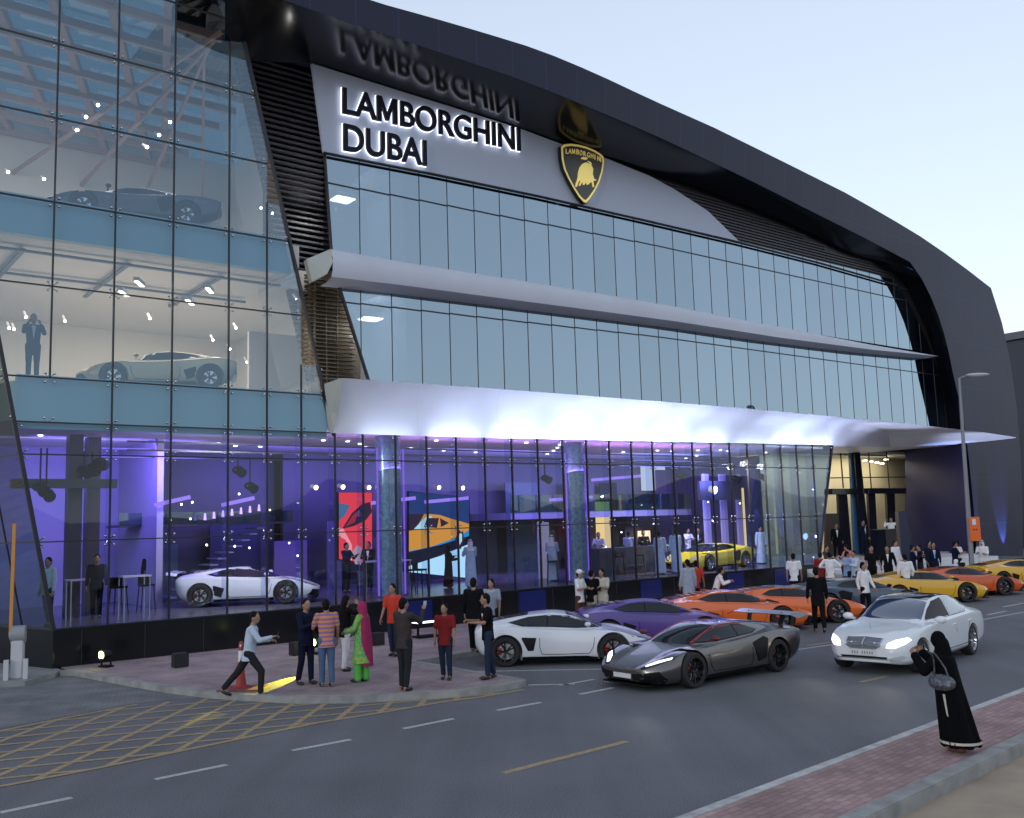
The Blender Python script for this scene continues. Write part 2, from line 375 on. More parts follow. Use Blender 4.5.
def bpart(name, mb, m, **k):
    return mb.build(name, m, parent=k.pop('parent', bld), **k)
V3 = Vector
# plinth (front + left return)
El = V3((-.824*DX+.566*DY, -(-.824*NX+.566*NY), 0))       # left return direction in the facade frame
SRB = 31.98
pl = MB(); a0 = V3((-.06,-.08,-.02)); pts = [a0, V3((SRB,-.08,-.02)), V3((SRB,1.,-.02)), V3((1,1.,-.02)), a0+El*9+V3((1.1,0,0)), a0+El*9]
pl.prism(pts, (0,0,1.05)); bpart('plinth', pl, M_plinth)
# plinth face panels: joints and a few blue panels painted in for reflections
jn = MB()
for k in range(0, 21): jn.box((.6+k*1.55,-.095,.12), (.615+k*1.55,-.082,1.0))
bpart('plinth_joint', jn, mat('joint_grey', (.03,.03,.035), .4))
for k, (x0, x1) in enumerate([(400,432),(519,546),(641,662),(728,745),(776,800)]):
    s0 = F(x0,600,.09).x; s1 = F(x1,600,.09).x
    bpart('lit_or_reflection_panel', MB().box((s0,-.10,.30), (s1,-.083,.98)), mat('blue_plinth_reflection', (.012,.02,.12), .15))
# ---- curtain wall
def Rlow(z): return 33.69-(6.49-z)*.315
def Rup(z): return 7.68-.245*(z-6.19)
def Lf(z): return -.2*(z-1.05)
def clip(poly, f):                        # keep where f(p) >= 0
    out = []
    for i in range(len(poly)):
        a, b = poly[i], poly[(i+1)%len(poly)]; fa, fb = f(a), f(b)
        if fa >= 0: out.append(a)
        if (fa >= 0) != (fb >= 0):
            t = fa/(fa-fb); out.append((a[0]+(b[0]-a[0])*t, a[1]+(b[1]-a[1])*t))
    return out
def bay(s0, s1, rows, mg, low, first=False):
    gl = MB(); fr = MB(); sp = MB()
    fR = (lambda p: Rlow(p[1])-p[0]) if low else (lambda p: Rup(p[1])-p[0])
    for z0, z1 in zip(rows, rows[1:]):
        P = clip(clip([(s0,z0),(s1,z0),(s1,z1),(s0,z1)], fR), lambda p: p[0]-Lf(p[1]))
        if len(P) < 3: continue
        gl.add([(x,0,z) for x,z in P], [tuple(range(len(P)))])
        lo = min(p[0] for p in P if abs(p[1]-z0) < .01) if any(abs(p[1]-z0)<.01 for p in P) else None
        if lo is not None:
            hi = max(p[0] for p in P if abs(p[1]-z0) < .01)
            if hi-lo > .05: fr.box((lo,-.03,z0-.016), (hi,.05,z0+.016))
        # vertical joint on the left side of the bay
        zs = [p[1] for p in P if abs(p[0]-s0) < .01]
        if len(zs) >= 2 and not first: fr.box((s0-.017,-.035,min(zs)), (s0+.017,.055,max(zs)))
        if len(P) >= 4:
            for x, z in P:
                if abs(z-z0) > .01 and abs(z-z1) > .01: continue
                cxm = (s0+s1)/2; dx = .11 if x < cxm else -.11; dz = .11 if z < (z0+z1)/2 else -.11
                if z < 1.1 or z > 18.2: continue
                sp.sph((x+dx, -.03, z+dz), .032, 8, 5); sp.cone((x+dx,.0,z+dz), (x+dx*.2,.12,z+dz*.2), .012, .012, 6)
    if not gl.v: return
    b = bpart('curtain_wall_bay', gl, mg)
    if fr.v: fr.build('mullion', M_mull, b)
    if sp.v: sp.build('spider_fitting', M_steel, b, smooth=True)
    # glass fin behind the joint on the ground floor
    if low and s0 > .5:
        MB().box((s0-.009,.10,1.05), (s0+.009,.42,6.2)).build('glass_fin', glassmat('fin_glass', (.86,.89,.97), .25, .01), b)
    return b
SL = [-1.0,1.25,2.80,4.40,5.56,6.64,7.74,8.70]+[9.87+1.167*k for k in range(19)]+[32.1,33.8]
RowL = [1.05,3.2,5.38]
for i in range(len(SL)-1):
    s0, s1 = SL[i], SL[i+1]
    if s1 <= 7.75: bay(s0, s1, RowL+[6.19], M_glassL, True, i == 0)
    else:
        zt = 6.19+(s0-7.7)*.0115
        bay(s0, s1, RowL+[zt], M_glassL, True)
SU = [-4.0,-.27,1.25,2.80,4.40,5.56,6.64,7.74]
for i in range(len(SU)-1):
    s0, s1 = SU[i], SU[i+1]
    if i == 0: bay(s0, s1, [6.19,7.33,9.7,11.93,14.2,16.25,18.4,20.5], M_glassT, False, True)
    elif i == 1: bay(s0, s1, [6.19,7.33], M_glassT, False, True); bay(s0, s1, [7.33,9.7,11.93,14.2,16.25,18.4,20.5], M_glassT, False)
    elif i <= 4: bay(s0, s1, [6.19,7.33,9.7,11.93,14.2,16.25,18.4,20.5], M_glassT, False)
    else: bay(s0, s1, [6.19,7.33,9.7,11.93,13.0] if i == 5 else [6.19,7.33,8.2], M_glassT, False)
# the pieces right of the last upper joints are one slanted pane each
up = MB(); 
for z0, z1, s0 in [(11.93,14.2,5.56),(14.2,16.25,5.56),(9.7,11.93,6.64)]:
    pass
# edge posts
ep = MB().bar((Lf(1.05)-.03,-.02,1.02), (Lf(20.5)-.03,-.02,20.5), .09, .12, (0,1,0)); bpart('corner_post', ep, M_mull)
ep = MB().bar((Rup(6.1)+.0,-.02,6.1), (Rup(20.5)+.0,-.02,20.5), .07, .12, (0,1,0)); bpart('corner_post', ep, M_mull)
ep = MB().bar((Rlow(1.05),-.02,1.02), (Rlow(6.5),-.02,6.5), .07, .1, (0,1,0)); bpart('corner_post', ep, M_mull)
# left return of the curtain wall (leans with the corner)
for k in range(5):
    gl = MB(); fr = MB()
    for z0, z1 in zip([1.05,3.2,5.38,7.33,9.7,11.93], [3.2,5.38,7.33,9.7,11.93,14.2]):
        c0 = V3((Lf(z0),0,z0)); c1 = V3((Lf(z1),0,z1)); a, b = El*(.02+k*1.5), El*(.02+(k+1)*1.5)
        gl.add([c0+a, c0+b, c1+b, c1+a], [(0,1,2,3)]); fr.bar(c0+a, c0+b, .04, .04).bar(c0+b, c1+b, .04, .04)
    b = bpart('curtain_wall_bay', gl, glassmat('side_glass', (.22,.36,.37), 1.2, .05)); fr.build('mullion', M_mull, b)
# right return at the end of the showroom (goes back to the entrance)
rr = MB()
for z0, z1 in ((1.05,3.2),(3.2,5.38),(5.38,6.45)):
    rr.add([(Rlow(z0),0,z0),(Rlow(z0)-.3,4.0,z0),(Rlow(z1)-.3,4.0,z1),(Rlow(z1),0,z1)], [(0,1,2,3)])
bpart('return_glass', rr, glassmat('return_reflection_tint', (.22,.34,.55), .8, .05, rcol=(.7,.9,1)))  # bluish tint stands in for reflections on this glass
# tower side glass by the recess
sg = MB()
for z0, z1 in ((7.33,9.7),(9.7,11.93),(11.93,14.2),(14.2,16.25),(16.25,20.)):
    sg.add([(Rup(z0),0.02,z0),(Rup(z0)+.1,3.0,z0),(Rup(z1)+.1,3.0,z1),(Rup(z1),0.02,z1)], [(0,1,2,3)])
b = bpart('side_window', sg, glassmat('clear_glass', (.85,.9,.95), .8, .02))
# ---- floor slabs
def slab(s0, s1, v0, v1, z0, z1, m=M_slab, name='floor_slab'): return bpart(name, MB().box((s0,v0,z0),(s1,v1,z1)), m)
zs0 = 6.04
sl = MB().prism([(Lf(6.6)+.12,.16,zs0),(7.55,.16,zs0),(7.55,.42,zs0),(Lf(6.6)+.12,.42,zs0)], (0,0,7.40-zs0)); bpart('floor_slab', sl, M_slab)
def polyslab(P, z0, z1, m, name): return bpart(name, MB().prism([(x,y,z0) for x,y in P], (0,0,z1-z0)), m)
PT = [(-.9,.44),(7.6,.44),(8.3,2.9),(9.9,3.2),(9.9,13),(-4.6,13)]
polyslab(PT, 6.3, 7.30, M_ceil, 'first_floor')
bpart('ceiling', MB().box((7.7,.3,6.32),(33.4,13,6.42)), M_ceil)
bpart('floor_slab', MB().prism([(Lf(11.6)+.12,.16,11.0),(Rup(11.0)-.08,.16,11.0),(Rup(12.05)-.08,.16,12.05),(Lf(11.6)+.12,.16,12.05)], (0,.26,0)), M_slab)
polyslab([(-2.1,.44),(6.8,.44),(7.1,2.9),(9.9,3.2),(9.9,13),(-5.6,13)], 11.3, 11.98, M_ceil, 'second_floor')
bpart('floor', MB().prism([(.1,.12,1.0),(31.9,.12,1.0),(31.9,14,1.0),(-3.4,13,1.0)], (0,0,.045)), M_floor)
# back walls of the two upper show floors
bpart('interior_wall', MB().box((-6,12.6,7.3),(9.9,12.8,11.3)), M_wall)
bpart('interior_wall', MB().box((-6,12.6,12.0),(9.9,12.8,19.)), M_wall)
bpart('interior_wall', MB().box((9.7,3.4,6.4),(9.9,12.6,19.)), M_wall)
bpart('interior_wall', MB().box((7.2,5.2,7.3),(9.7,5.35,10.2)), mat('pale_partition', (.45,.44,.43), .7))
# roof grid of the tower
rg = MB()
for k in range(-8, 2): rg.bar((-7+k*1.7+8,.4,18.6), (min(6.6,-7+k*1.7+13),12.6,18.6), .22, .35)
for k in range(8): rg.bar((-7,1.2+k*1.6,18.4), (4.6 if k < 2 else 7.0,1.2+k*1.6,18.4), .14, .25)
for k in range(4): rg.bar((4.4,.6+k*.5,18.3),(1.0+k*2.4,12.5,16.9), .09,.12)
bpart('roof_truss', rg, mat('salmon_steel', (.40,.27,.22), .6))
bpart('roof_glazing', MB().box((-8,.2,19.0),(4.9,3.2,19.05)).box((-8,3.2,19.0),(9.9,13,19.05)), glassmat('roof_glass', (.30,.44,.50), .6, .1))
# lights of the upper floors
for (x, y) in [(38,189),(66,190),(146,279),(162,262),(192,282),(207,268)]: pass
M_lamp = emis('spot_lamp', (1,.95,.85), 9)
def spotlamp(p, d, parent=bld, m=None, r=.06, col=M_lamp):
    p = V3(p); d = V3(d).normalized()
    b = MB().cone(p, p-d*.26, r*1.15, r*1.0, 10).build('spotlight', mat('lamp_grey', (.45,.45,.47), .4), parent)
    MB().cone(p+d*.004, p+d*.012, r, r, 10).build('lens', m or col, b)
    return b
for px, py, u in [(86,117,-2.5),(98,105,-2.5),(77,130,-2.5),(147,147,-2.5),(159,135,-2.5),(170,122,-2.5),(209,218,-3),(218,211,-3),(8,172,-8),(44,179,-8)]:
    spotlamp(F(px,py,u), (.15,-.75,-.5), r=.048)
for px, py, u in [(9,328,-6),(14,329,-6),(26,317,-6),(65,321,-6),(150,318.5,-6),(236,328,-6),(213,340,-7),(247,362,-8),(230,349,-8)]:
    spotlamp(F(px,py,u), (.1,-.6,-.7), r=.04)
for px, py in [(120,289),(136,279),(187,298),(207,286)]:
    p = F(px,py,-1.6); q = p+V3((.35,.55,0)); h = MB().bar(p, q, .16, .12).build('track_light', mat('track_white', (.5,.5,.5), .5), bld)
    MB().bar(p+V3((0,-.01,-.063)), q+V3((0,-.01,-.063)), .12, .004).build('lens', emis('track_glow', (1,.94,.8), 3.5), h)
tr = MB()
for z, v in ((10.98+.2,2.2),(11.2,5.0)):
    tr.box((-1.5,v,z-.06),(7.0,v+.12,z))
for s in (-.6,2.2,5.0): tr.box((s,2.2,11.14),(s+.12,7,11.2))
bpart('ceiling_track', tr, mat('grey_track', (.12,.12,.14), .5))
bpart('ceiling_light', MB().box(F(243,233+260/2.92*0,-3)-V3((.0,0,0)), F(243,233,-3)+V3((.01,.01,.01))), M_lamp) if False else None
def wl(s, v, z): return L2W(s, v, z)
def area(name, s, v, z, tgt, e, col, sx, sy):
    o = light(name, 'AREA', wl(s,v,z), e, col, tgt=wl(*tgt)); o.data.shape = 'RECTANGLE'; o.data.size = sx; o.data.size_y = sy; return o
area('ceiling_lamp', 1.5, 4.5, 10.85, (1.5,5.5,7), 120, (1,.80,.62), 7, 5)
area('ceiling_lamp', 5.5, 7.5, 10.85, (5.5,8,7), 75, (1,.80,.58), 4, 4)
area('ceiling_lamp', 1.0, 4.5, 16.2, (1,7,12), 110, (1,.84,.74), 6, 5)
area('ceiling_lamp', 2.5, 3.5, 7.6, (2.5,6,11), 26, (1,.82,.62), 7, 5)
# ---- recess louvres beside the tower
lv = MB(); 
for k in range(58):
    z = 7.6+k*.2
    lv.box((Rup(z)+1.2,3.02,z),(9.0,3.2,z+.07)); lv.box((9.03,2.5,z-.03),(9.9+.0,2.62,z+.04))
rw = MB().prism([(Rup(z)+1.25, 3.24, z) for z in (7.2,12,16,19.4)]+[(10,3.24,19.4),(10,3.24,7.2)], (0,.05,0)); bpart('recess_wall', rw, M_black)
bpart('louvre', lv, mat('grey_louvre', (.06,.06,.075), .45, metal=.2))
bpart('recess_wall', MB().box((7.0,3.42,12.1),(20,3.6,19.5)), M_black)
bpart('recess_wall', MB().box((9.0,2.8,6.5),(10.2,3.0,15.2)), mat('brown_light_recess', (.05,.035,.018), .6))  # brown wall colour stands in for warm light behind the slats
bpart('recess_wall', MB().box((9.0-.04,2.2,7),(9.03,3.3,18)), M_black)
l2 = MB()
for k in range(26): z = 8.1+k*.13; l2.box((7.6,1.6,z),(9.3,1.75,z+.035))
for s in (7.9,8.3,8.7): l2.box((s,1.62,8.),(s+.04,1.7,11.3))
bpart('louvre', l2, mat('bronze_louvre', (.16,.12,.08), .4, metal=.5))
bpart('recess_wall', MB().box((7.9,1.9,6.5),(9.3,2.1,11.8)), mat('brown_light_recess', (.05,.035,.018), .6))
# ---- upper office glazing: two strips of bays, each bay a window
U0 = -.7
def FS(x, y, u): p = F(x, y, u); return (p.x, p.z)
GR = [FS(896.6,283.6,U0), FS(914,312,U0), FS(927,341,U0), FS(938,370,U0), FS(944,400,U0), FS(946,440,U0)]
def rightlim(z):
    for (s0,z0),(s1,z1) in zip(GR, GR[1:]):
        if z1 <= z <= z0: return s0+(s1-s0)*(z0-z)/(z0-z1)
    return GR[0][0] if z > GR[0][1] else GR[-1][0]
def strip(ztop, zmid, zbot, sL0, sL1, starts):
    fl = lambda z: sL1+(sL0-sL1)*(z-zbot)/(ztop(0)-zbot)
    for i, (a, b) in enumerate(zip(starts, starts[1:])):
        gl = MB(); fr = MB()
        zt = ztop((a+b)/2); zm = zmid((a+b)/2); 
        for z0, z1 in ((zbot, zm), (zm, zt)):
            P = [(a,z0),(b,z0),(b,z1),(a,z1)]
            P = clip(P, lambda p: p[0]-fl(p[1])); 
            # right limit, sampled
            if b > 40:
                ok = []
                for (s0,q0),(s1,q1) in zip(GR, GR[1:]):
                    nx, nz = q0-q1, s1-s0
                    P = clip(P, lambda p, s0=s0,q0=q0,nx=nx,nz=nz: -((p[0]-s0)*nx+(p[1]-q0)*nz))
            if len(P) < 3: continue
            gl.add([(x,-U0,z) for x,z in P], [tuple(range(len(P)))])
            lo = min(p[0] for p in P); hi = max(p[0] for p in P)
            if z0 == zm: fr.box((lo,-U0-.02,z0-.022),(hi,-U0+.03,z0+.022))
            zz = [p[1] for p in P if abs(p[0]-a) < .01]
            if len(zz) >= 2: fr.box((a-.012,-U0-.012,min(zz)),(a+.012,-U0+.03,max(zz)))
        if gl.v:
            w_ = bpart('office_window', gl, M_glassU)
            if fr.v: fr.build('frame', M_mull, w_)
pxs = [173.5/2.92+300,261/2.92+300,346/2.92+300,427/2.92+300,505/2.92+300,579/2.92+300,652/2.92+300,722/2.92+300,789/2.92+300,852/2.92+300,914/2.92+300,974/2.92+300]
ss = [FS(x, 190+(x-300)*.1, U0)[0] for x in pxs]
step = (ss[-1]-ss[0])/(len(ss)-1)
st = [ss[0]-step]+[ss[0]+step*k for k in range(0, 34)]
strip(lambda s: 15.36+.33*min(1,max(0,(s-7.8)/15)) , lambda s: 14.30+.33*min(1,max(0,(s-7.8)/15)), 11.95, 7.80, 8.04, [7.2]+st[1:])
strip(lambda s: 11.36+.36*min(1,max(0,(s-7.8)/15)), lambda s: 10.46+.28*min(1,max(0,(s-7.8)/15)), 7.8, 8.22, 9.4, [8.0]+st[1:])
bpart('window_edge', MB().bar((7.80,-U0-.02,15.4),(8.04,-U0-.02,11.9),.06,.1,(0,1,0)).bar((8.24,-U0-.02,11.1),(9.35,-U0-.02,7.9),.07,.1,(0,1,0)), M_mull)
# office rooms behind the tinted glass
bpart('office_wall', MB().box((9.9,4.5,6.5),(46,4.7,15.3)), mat('office_grey', (.35,.38,.42), .8))
bpart('office_ceiling', MB().box((9.8,.9,15.1),(42,4.5,15.3)).box((10.0,.9,10.95),(45,4.5,11.4)), M_ceil)
bpart('office_wall', MB().box((10.9,.9,6.6),(11.0,4.5,15.1)), mat('office_grey', (.35,.38,.42), .8))
for (x, y) in ((343,199.5),(371,319)):
    p = F(x, y, -1.6); zc = p.z
    bpart('ceiling_light', MB().box((p.x-.33,1.35,zc-.02),(p.x+.33,1.9,zc+.02)), emis('office_light', (1,.97,.9), 14))
area('office_lamp', 9.7, 2.6, 14.9, (9.7,2.6,12), 22, (.95,.95,1), 1.2, 1.2); area('office_lamp', 10., 2.6, 10.8, (10.,2.6,8), 22, (.95,.95,1), 1, 1)
# ---- sign panel
pan = [(312,63.5),(392,88.5),(471,113),(520,128.5),(560,143.5),(608,159),(650,176),(674,189),(708,211),(739,241.2),(650,220.5),(540,195.5),(430,172.5),(324,151.8)]
P = [F(x,y,-.6) for x,y in pan]; bpart('sign_panel', MB().prism(P, (0,.12,0)), M_sign)
bpart('sign_trim', MB().tube([F(x,y+1.2,-.55) for x,y in [(324,151.8),(430,172.5),(540,195.5),(650,220.5),(739,241.5),(820,262),(897,284)]], .05, 6), M_mull)
# ---- cornice band between the strips
ctop = [(330,249),(400,261.5),(505,278),(600,293.5),(674,306.5),(777,326.5),(870,344.5),(937,356)]
cbot = [(327,273.5),(400,289),(505,302.5),(600,314.5),(674,324),(777,339.5),(870,351),(937,357)]
cb = MB(); rows = []
for i,((xa,ya),(xb,yb)) in enumerate(zip(ctop, cbot)):
    t = F(xa,ya,.0); b = F(xb,yb,-.2); k = 1-i/7.; k = max(k,.02)**.5
    zt, zb = t.z, F(xa,yb if i else 281.5,-.1).z; s = t.x; h = zt-zb
    rows.append([V3((s,.72,zt)), V3((s,.0,zt)), V3((s,-.12*k,zt-h*.12)), V3((s,-.18*k,zt-h*.40)), V3((s,-.16*k,zt-h*.70)), V3((s,-.08,zb+h*.1)), V3((s,.25,zb)), V3((s,.72,zb-.02))])
vs = [p for r in rows for p in r]; nR = 8
fs = [(i*nR+j,(i+1)*nR+j,(i+1)*nR+j+1,i*nR+j+1) for i in range(len(rows)-1) for j in range(nR-1)]
cb.add(vs, fs); cornice = bpart('cornice_band', cb, M_white, smooth=True)
cap = [F(306.5,259,-.1),F(330,249.3,-.0),F(333,262,.2),F(327,274,.1),F(312,281.5,-.1)]
MB().prism(cap, (.05,.3,0)).build('end_cap', mat('grey_green_cap', (.42,.45,.42), .5), cornice)
bpart('shadow_gap', MB().tube([F(x,y,-.62) for x,y in [(338,282),(505,305),(674,326),(777,341.5),(935,359)]], .03, 6), M_mull)
# ---- canopy: concave lit band, widening into a leaf over the entrance
outer = [(343,378,.8),(420,383.5,.9),(500,389,1.0),(590,396,1.1),(674,402.5,1.3),(750,409,1.6),(828,416,2.0),(890,421.5,2.4),(947,428,2.8),(985,432.5,3.1),(1016,437.2,3.3)]
inr = [(333,433,.14),(420,436,.14),(500,438,.14),(590,440,.14),(674,441.7,.14),(750,443.3,.14),(832,445.2,.12)]
cn = MB(); rows = []
for i, (x, y, u) in enumerate(outer):
    o_ = F(x, y, u)
    if i < 7: n_ = F(*inr[i])
    else:
        X, Y, uu = [(890,447.5,-2.5),(955,443.8,.3),(990,441,1.9),(1016,438,3.25)][i-7]; n_ = F(X, Y, uu)
    r = []
    for k in range(9):
        t = k/8.; 
        bulge = .24*sin(pi*t) if i < 7 else .10*sin(pi*t)*(1-(i-7)/3.)
        p = o_.lerp(n_, t); d = (n_-o_); nrm = V3((0, -d.z, d.y)).normalized() if d.length > .01 else V3((0,0,1))
        if nrm.y < 0: nrm = -nrm
        r.append(p+nrm*bulge*(d.length/2.2))
    rows.append(r)
nR = 9
cn.add([p for r in rows for p in r], [(i*nR+j,(i+1)*nR+j,(i+1)*nR+j+1,i*nR+j+1) for i in range(len(rows)-1) for j in range(nR-1)])
# top sheet of the canopy back to the wall
tp = [r[0] for r in rows]; bk = [V3((p.x,.9,p.z+.25)) for p in tp]
cn.add(tp+bk, [(i,i+1,len(tp)+i+1,len(tp)+i) for i in range(len(tp)-1)])
M_can = mat('canopy_white', (.66,.68,.74), .42, spec=.3, noise=.03, nscale=1.2)
canopy = bpart('canopy', cn, M_can, smooth=True)
capP = [F(327,383.5,.2), F(343,378,.8), F(340,400,.55), F(337,418,.3), F(333,433,.14), F(330,428,.05)]
MB().prism(capP, (-.04,.1,0)).build('end_cap', mat('grey_green_cap', (.42,.45,.42), .5), canopy)
cj = MB()
for i in range(1, 10):
    cj.tube([p+V3((0,.002,.002)) for p in rows[i][:8]], .006, 4)
cj.build('panel_joint', mat('joint_pale', (.5,.52,.58), .5), canopy)
# soffit of the entrance
so = [F(832,445.2,.12), F(832,452,-4), F(866,451.5,-4), F(905,449,-4), rows[8][8], rows[7][8]]
so = MB().add([rows[6][8], F(833,453.5,-4), F(870,452.5,-4.), F(905,449.5,-4.), rows[7][8], F(968,444.8,-1.2), rows[8][8], V3((rows[8][8].x,4,rows[8][8].z))], [(0,1,2,4),(4,2,3,5),(4,5,6)])
so.build('soffit', M_can, canopy)
# LED floods along the head of the glass washing the canopy (hidden in a trough)
tro = MB().box((7.9,-.62,5.83),(33.0,-.5,5.86)); 
for k, s in enumerate([9.5+2.55*k for k in range(10)]):
    e = [22,50,85,105,110,100,60,28,75,55][k]
    o = area('canopy_flood', s, -.42, 5.95, (s,-.42+.05*0-.15,7.2), e*.185, (.58,.68,1), 1.9, .18)
for (s,v,z,ts,tv,tz,e) in [(37,-1.6,2.4,37,-1.4,7,150),(42.5,-3.4,1.6,44,-2.4,7,210),(34.5,-1.2,2.5,34.5,-.8,6.6,90)]:
    o = light('canopy_spot', 'SPOT', wl(s,v,z), e*1.6, (.62,.68,1), tgt=wl(ts,tv,tz), spot_size=R(55), spot_blend=.8, shadow_soft_size=.1)
# ---- black portal arch
fo = [(225,-62),(300,-28),(368,0),(430,17),(485,33),(540,50),(595,73),(650,99),(715,128),(780,160),(850,195),(914,232),(955,260),(991,288),(1003,326),(1011,365),(1016,400),(1019,434),(1022,480),(1023,556)]
fi = [(225,-30),(262,-8),(300,6),(372,30),(445,54),(519,79),(562,96),(615,118),(650,133),(708,160),(760,185),(811,211),(865,238),(910,262),(922,279),(931,297),(941,322),(948,348),(955,383),(962,410),(966,432),(970,470),(974,510),(977,556)]
def resample(P, n):
    P = [V3((p[0],p[1],0)) for p in P]; L = [0]
    for a, b in zip(P, P[1:]): L.append(L[-1]+(b-a).length)
    out = []
    for k in range(n):
        d = L[-1]*k/(n-1)
        for i in range(len(P)-1):
            if L[i] <= d <= L[i+1]+1e-6: t = (d-L[i])/(L[i+1]-L[i]); out.append(P[i].lerp(P[i+1], t)); break
    return out
# keep the corner points paired
ko, ki = 13, 13
O_ = resample(fo[:ko+1], 30)+resample(fo[ko:], 16)[1:]; I_ = resample(fi[:ki+1], 30)+resample(fi[ki:], 16)[1:]
UF = 2.0
ufn = lambda x: 2.0-1.7*min(1,max(0,(x-560)/330.))
Ow = [F(p.x,p.y,ufn(p.x*.96)) for p in O_]; Iw = [F(p.x,p.y,ufn(p.x)) for p in I_]
fm = MB(); n = len(Ow)
fm.add(Ow+Iw, [(i,i+1,n+i+1,n+i) for i in range(n-1)])
fm.add(Ow+[p+V3((0,9,.0)) for p in Ow], [(i,i+1,n+i+1,n+i) for i in range(n-1)])
bpart('portal_arch', fm, M_face, smooth=True)
inb = [(225,60),(262,62),(312,62),(392,87),(471,111.5),(520,127),(560,142),(608,157),(650,172),(690,184),(740,203),(800,228),(850,252),(898,274),(905,285),(912,300),(926,328),(936,360),(943,390),(947,420),(950,437),(952,470),(954,510),(956,556)]
J_ = resample(inb[:13], 30)+resample(inb[12:], 16)[1:]
us = [-.55]*n
Jw = [F(p.x,p.y,-.58 if i < 30 else -.9) for i, p in enumerate(J_)]
sf = MB(); sf.add([p+V3((0,.003,0)) for p in Iw]+Jw, [(i,i+1,n+i+1,n+i) for i in range(n-1)])
bpart('portal_soffit', sf, mat('piano_black', (.006,.007,.011), .14, spec=.35), smooth=True)
bw = MB().prism([F(x,y,-.88) for x,y in [(560,142),(610,150),(650,158),(708,174),(780,204),(850,238),(900,264),(924,298),(942,345),(955,400),(960,445),(940,445),(930,345),(890,290),(739,250),(560,215)]], (0,.06,0)); bpart('louvre_wall', bw, mat('louvre_black', (.02,.02,.028), .4))
ls = MB()
for k in range(22):
    z_ = 15.3+k*.14; ed = max([p.x for p in Jw if p.z > z_+.1 and p.x > 20] or [0])
    if ed > 22.5: ls.box((22.0,.80,z_),(ed,.86,z_+.05))
bpart('louvre', ls, mat('dark_louvre', (.05,.05,.065), .4))

gp = [F(249,27,.6), F(275,-6,.6), F(300,-34,.6), F(225,-70,.6), F(232,-20,.6)]
bpart('grey_cladding', MB().prism(gp, (0,.3,0)), mat('grey_panels', (.30,.32,.36), .45))
# main mass behind everything
bpart('main_wall', MB().box((9.95,3.7,0),(49,30,15.5)) if False else MB().box((9.95,13.1,0),(49,13.4,18)), M_black)
# entrance wall between doors and portal leg
ew = MB().add([F(905,452,-4), F(905,560,-4), F(968,560,.2), F(966,443,.2)], [(0,1,2,3)]); 
bpart('entrance_wall', ew, mat('navy_wall', (.018,.018,.075), .45, spec=.3))
# portal leg is glossy below; low black box at its foot
# ---- letters
def text_mesh(txt, ext, off=0.):
    c = bpy.data.curves.new('t', 'FONT'); c.body = txt; c.extrude = ext; c.offset = off; c.resolution_u = 6
    o = bpy.data.objects.new('t', c); COL.objects.link(o); dg = bpy.context.evaluated_depsgraph_get()
    me = bpy.data.meshes.new_from_object(o.evaluated_get(dg)); bpy.data.objects.remove(o); return me
M_let = mat('letter_navy', (.004,.005,.014), .5, spec=.2); M_halo = emis('letter_backlight', (.86,.88,1), .62)
def m_glyph(W, H, dep, e=0.):
    t = .115; P = [(-e,-e),(-e,H+e),(.135+e*.4,H+e),(W/2,.34*H+e*.6),(W-.135-e*.4,H+e),(W+e,H+e),(W+e,-e),(W-t-e,-e),(W-t-e,.70*H-e*1.5),(W/2+.045+e*.3,.09*H-e),(W/2-.045-e*.3,.09*H-e),(t+e,.70*H-e*1.5),(t+e,-e)]
    bm = bmesh.new(); f = bm.faces.new([bm.verts.new((x,y,-dep)) for x, y in P]); r = bmesh.ops.extrude_face_region(bm, geom=[f])
    for v in [q for q in r['geom'] if isinstance(q, bmesh.types.BMVert)]: v.co.z = dep
    bmesh.ops.recalc_face_normals(bm, faces=bm.faces); bmesh.ops.triangulate(bm, faces=bm.faces)
    me = bpy.data.meshes.new('m'); bm.to_mesh(me); bm.free(); return me
def place_text(txt, s0, s1, z0, z1, slope, u):
    full = text_mesh(txt, .02); xs = [v.co.x for v in full.vertices]; ys = [v.co.y for v in full.vertices]
    x0, x1, y0, y1 = min(xs), max(xs), 0, .0
    cap = text_mesh('I', .02); y1 = max(v.co.y for v in cap.vertices)
    kx = (s1-s0)/(x1-x0); kz = (z1-z0)/y1; adv = 0
    for i, ch in enumerate(txt):
        pre = text_mesh(txt[:i+1], .02); pmx = max(v.co.x for v in pre.vertices)
        me1 = text_mesh(ch, .02); w1 = max(v.co.x for v in me1.vertices)
        dx = pmx-w1
        for nm, off, dep, uu, m in (('letter', .016, .05, u+.07, M_let), ('backlight', .036, .012, u-.0, M_halo)):
            me = text_mesh(ch, .02, off) if ch != 'M' else m_glyph(w1-.05, y1, .02, off)
            if ch == 'M':
                for v in me.vertices: v.co.x += .05
            for v in me.vertices:
                X = s0+(v.co.x+dx-x0)*kx; Z = z0+v.co.y*kz+slope*(X-s0); v.co = V3((X, -(uu+(v.co.z/.02)*dep), Z))
            bmx = bmesh.new(); bmx.from_mesh(me); bmesh.ops.recalc_face_normals(bmx, faces=bmx.faces); bmx.to_mesh(me); bmx.free()
            if nm == 'letter': par = mobj('sign_letter', me, m, bld)
            else: mobj('backlight', me, m, par)
a = FS(342,114,-.5); b = FS(519,151.5,-.5); c1 = FS(341.5,85,-.5); d1 = FS(343,151,-.5); d2 = FS(425,164,-.5); d3 = FS(343,122,-.5)
place_text('LAMBORGHINI', a[0], b[0], a[1]+.02, c1[1]-.13, (b[1]-a[1])/(b[0]-a[0]), .5-1.0)
place_text('DUBAI', d1[0], d2[0], d1[1]+.02, d3[1]-.10, (d2[1]-d1[1])/(d2[0]-d1[0])*.6, .5-1.0)
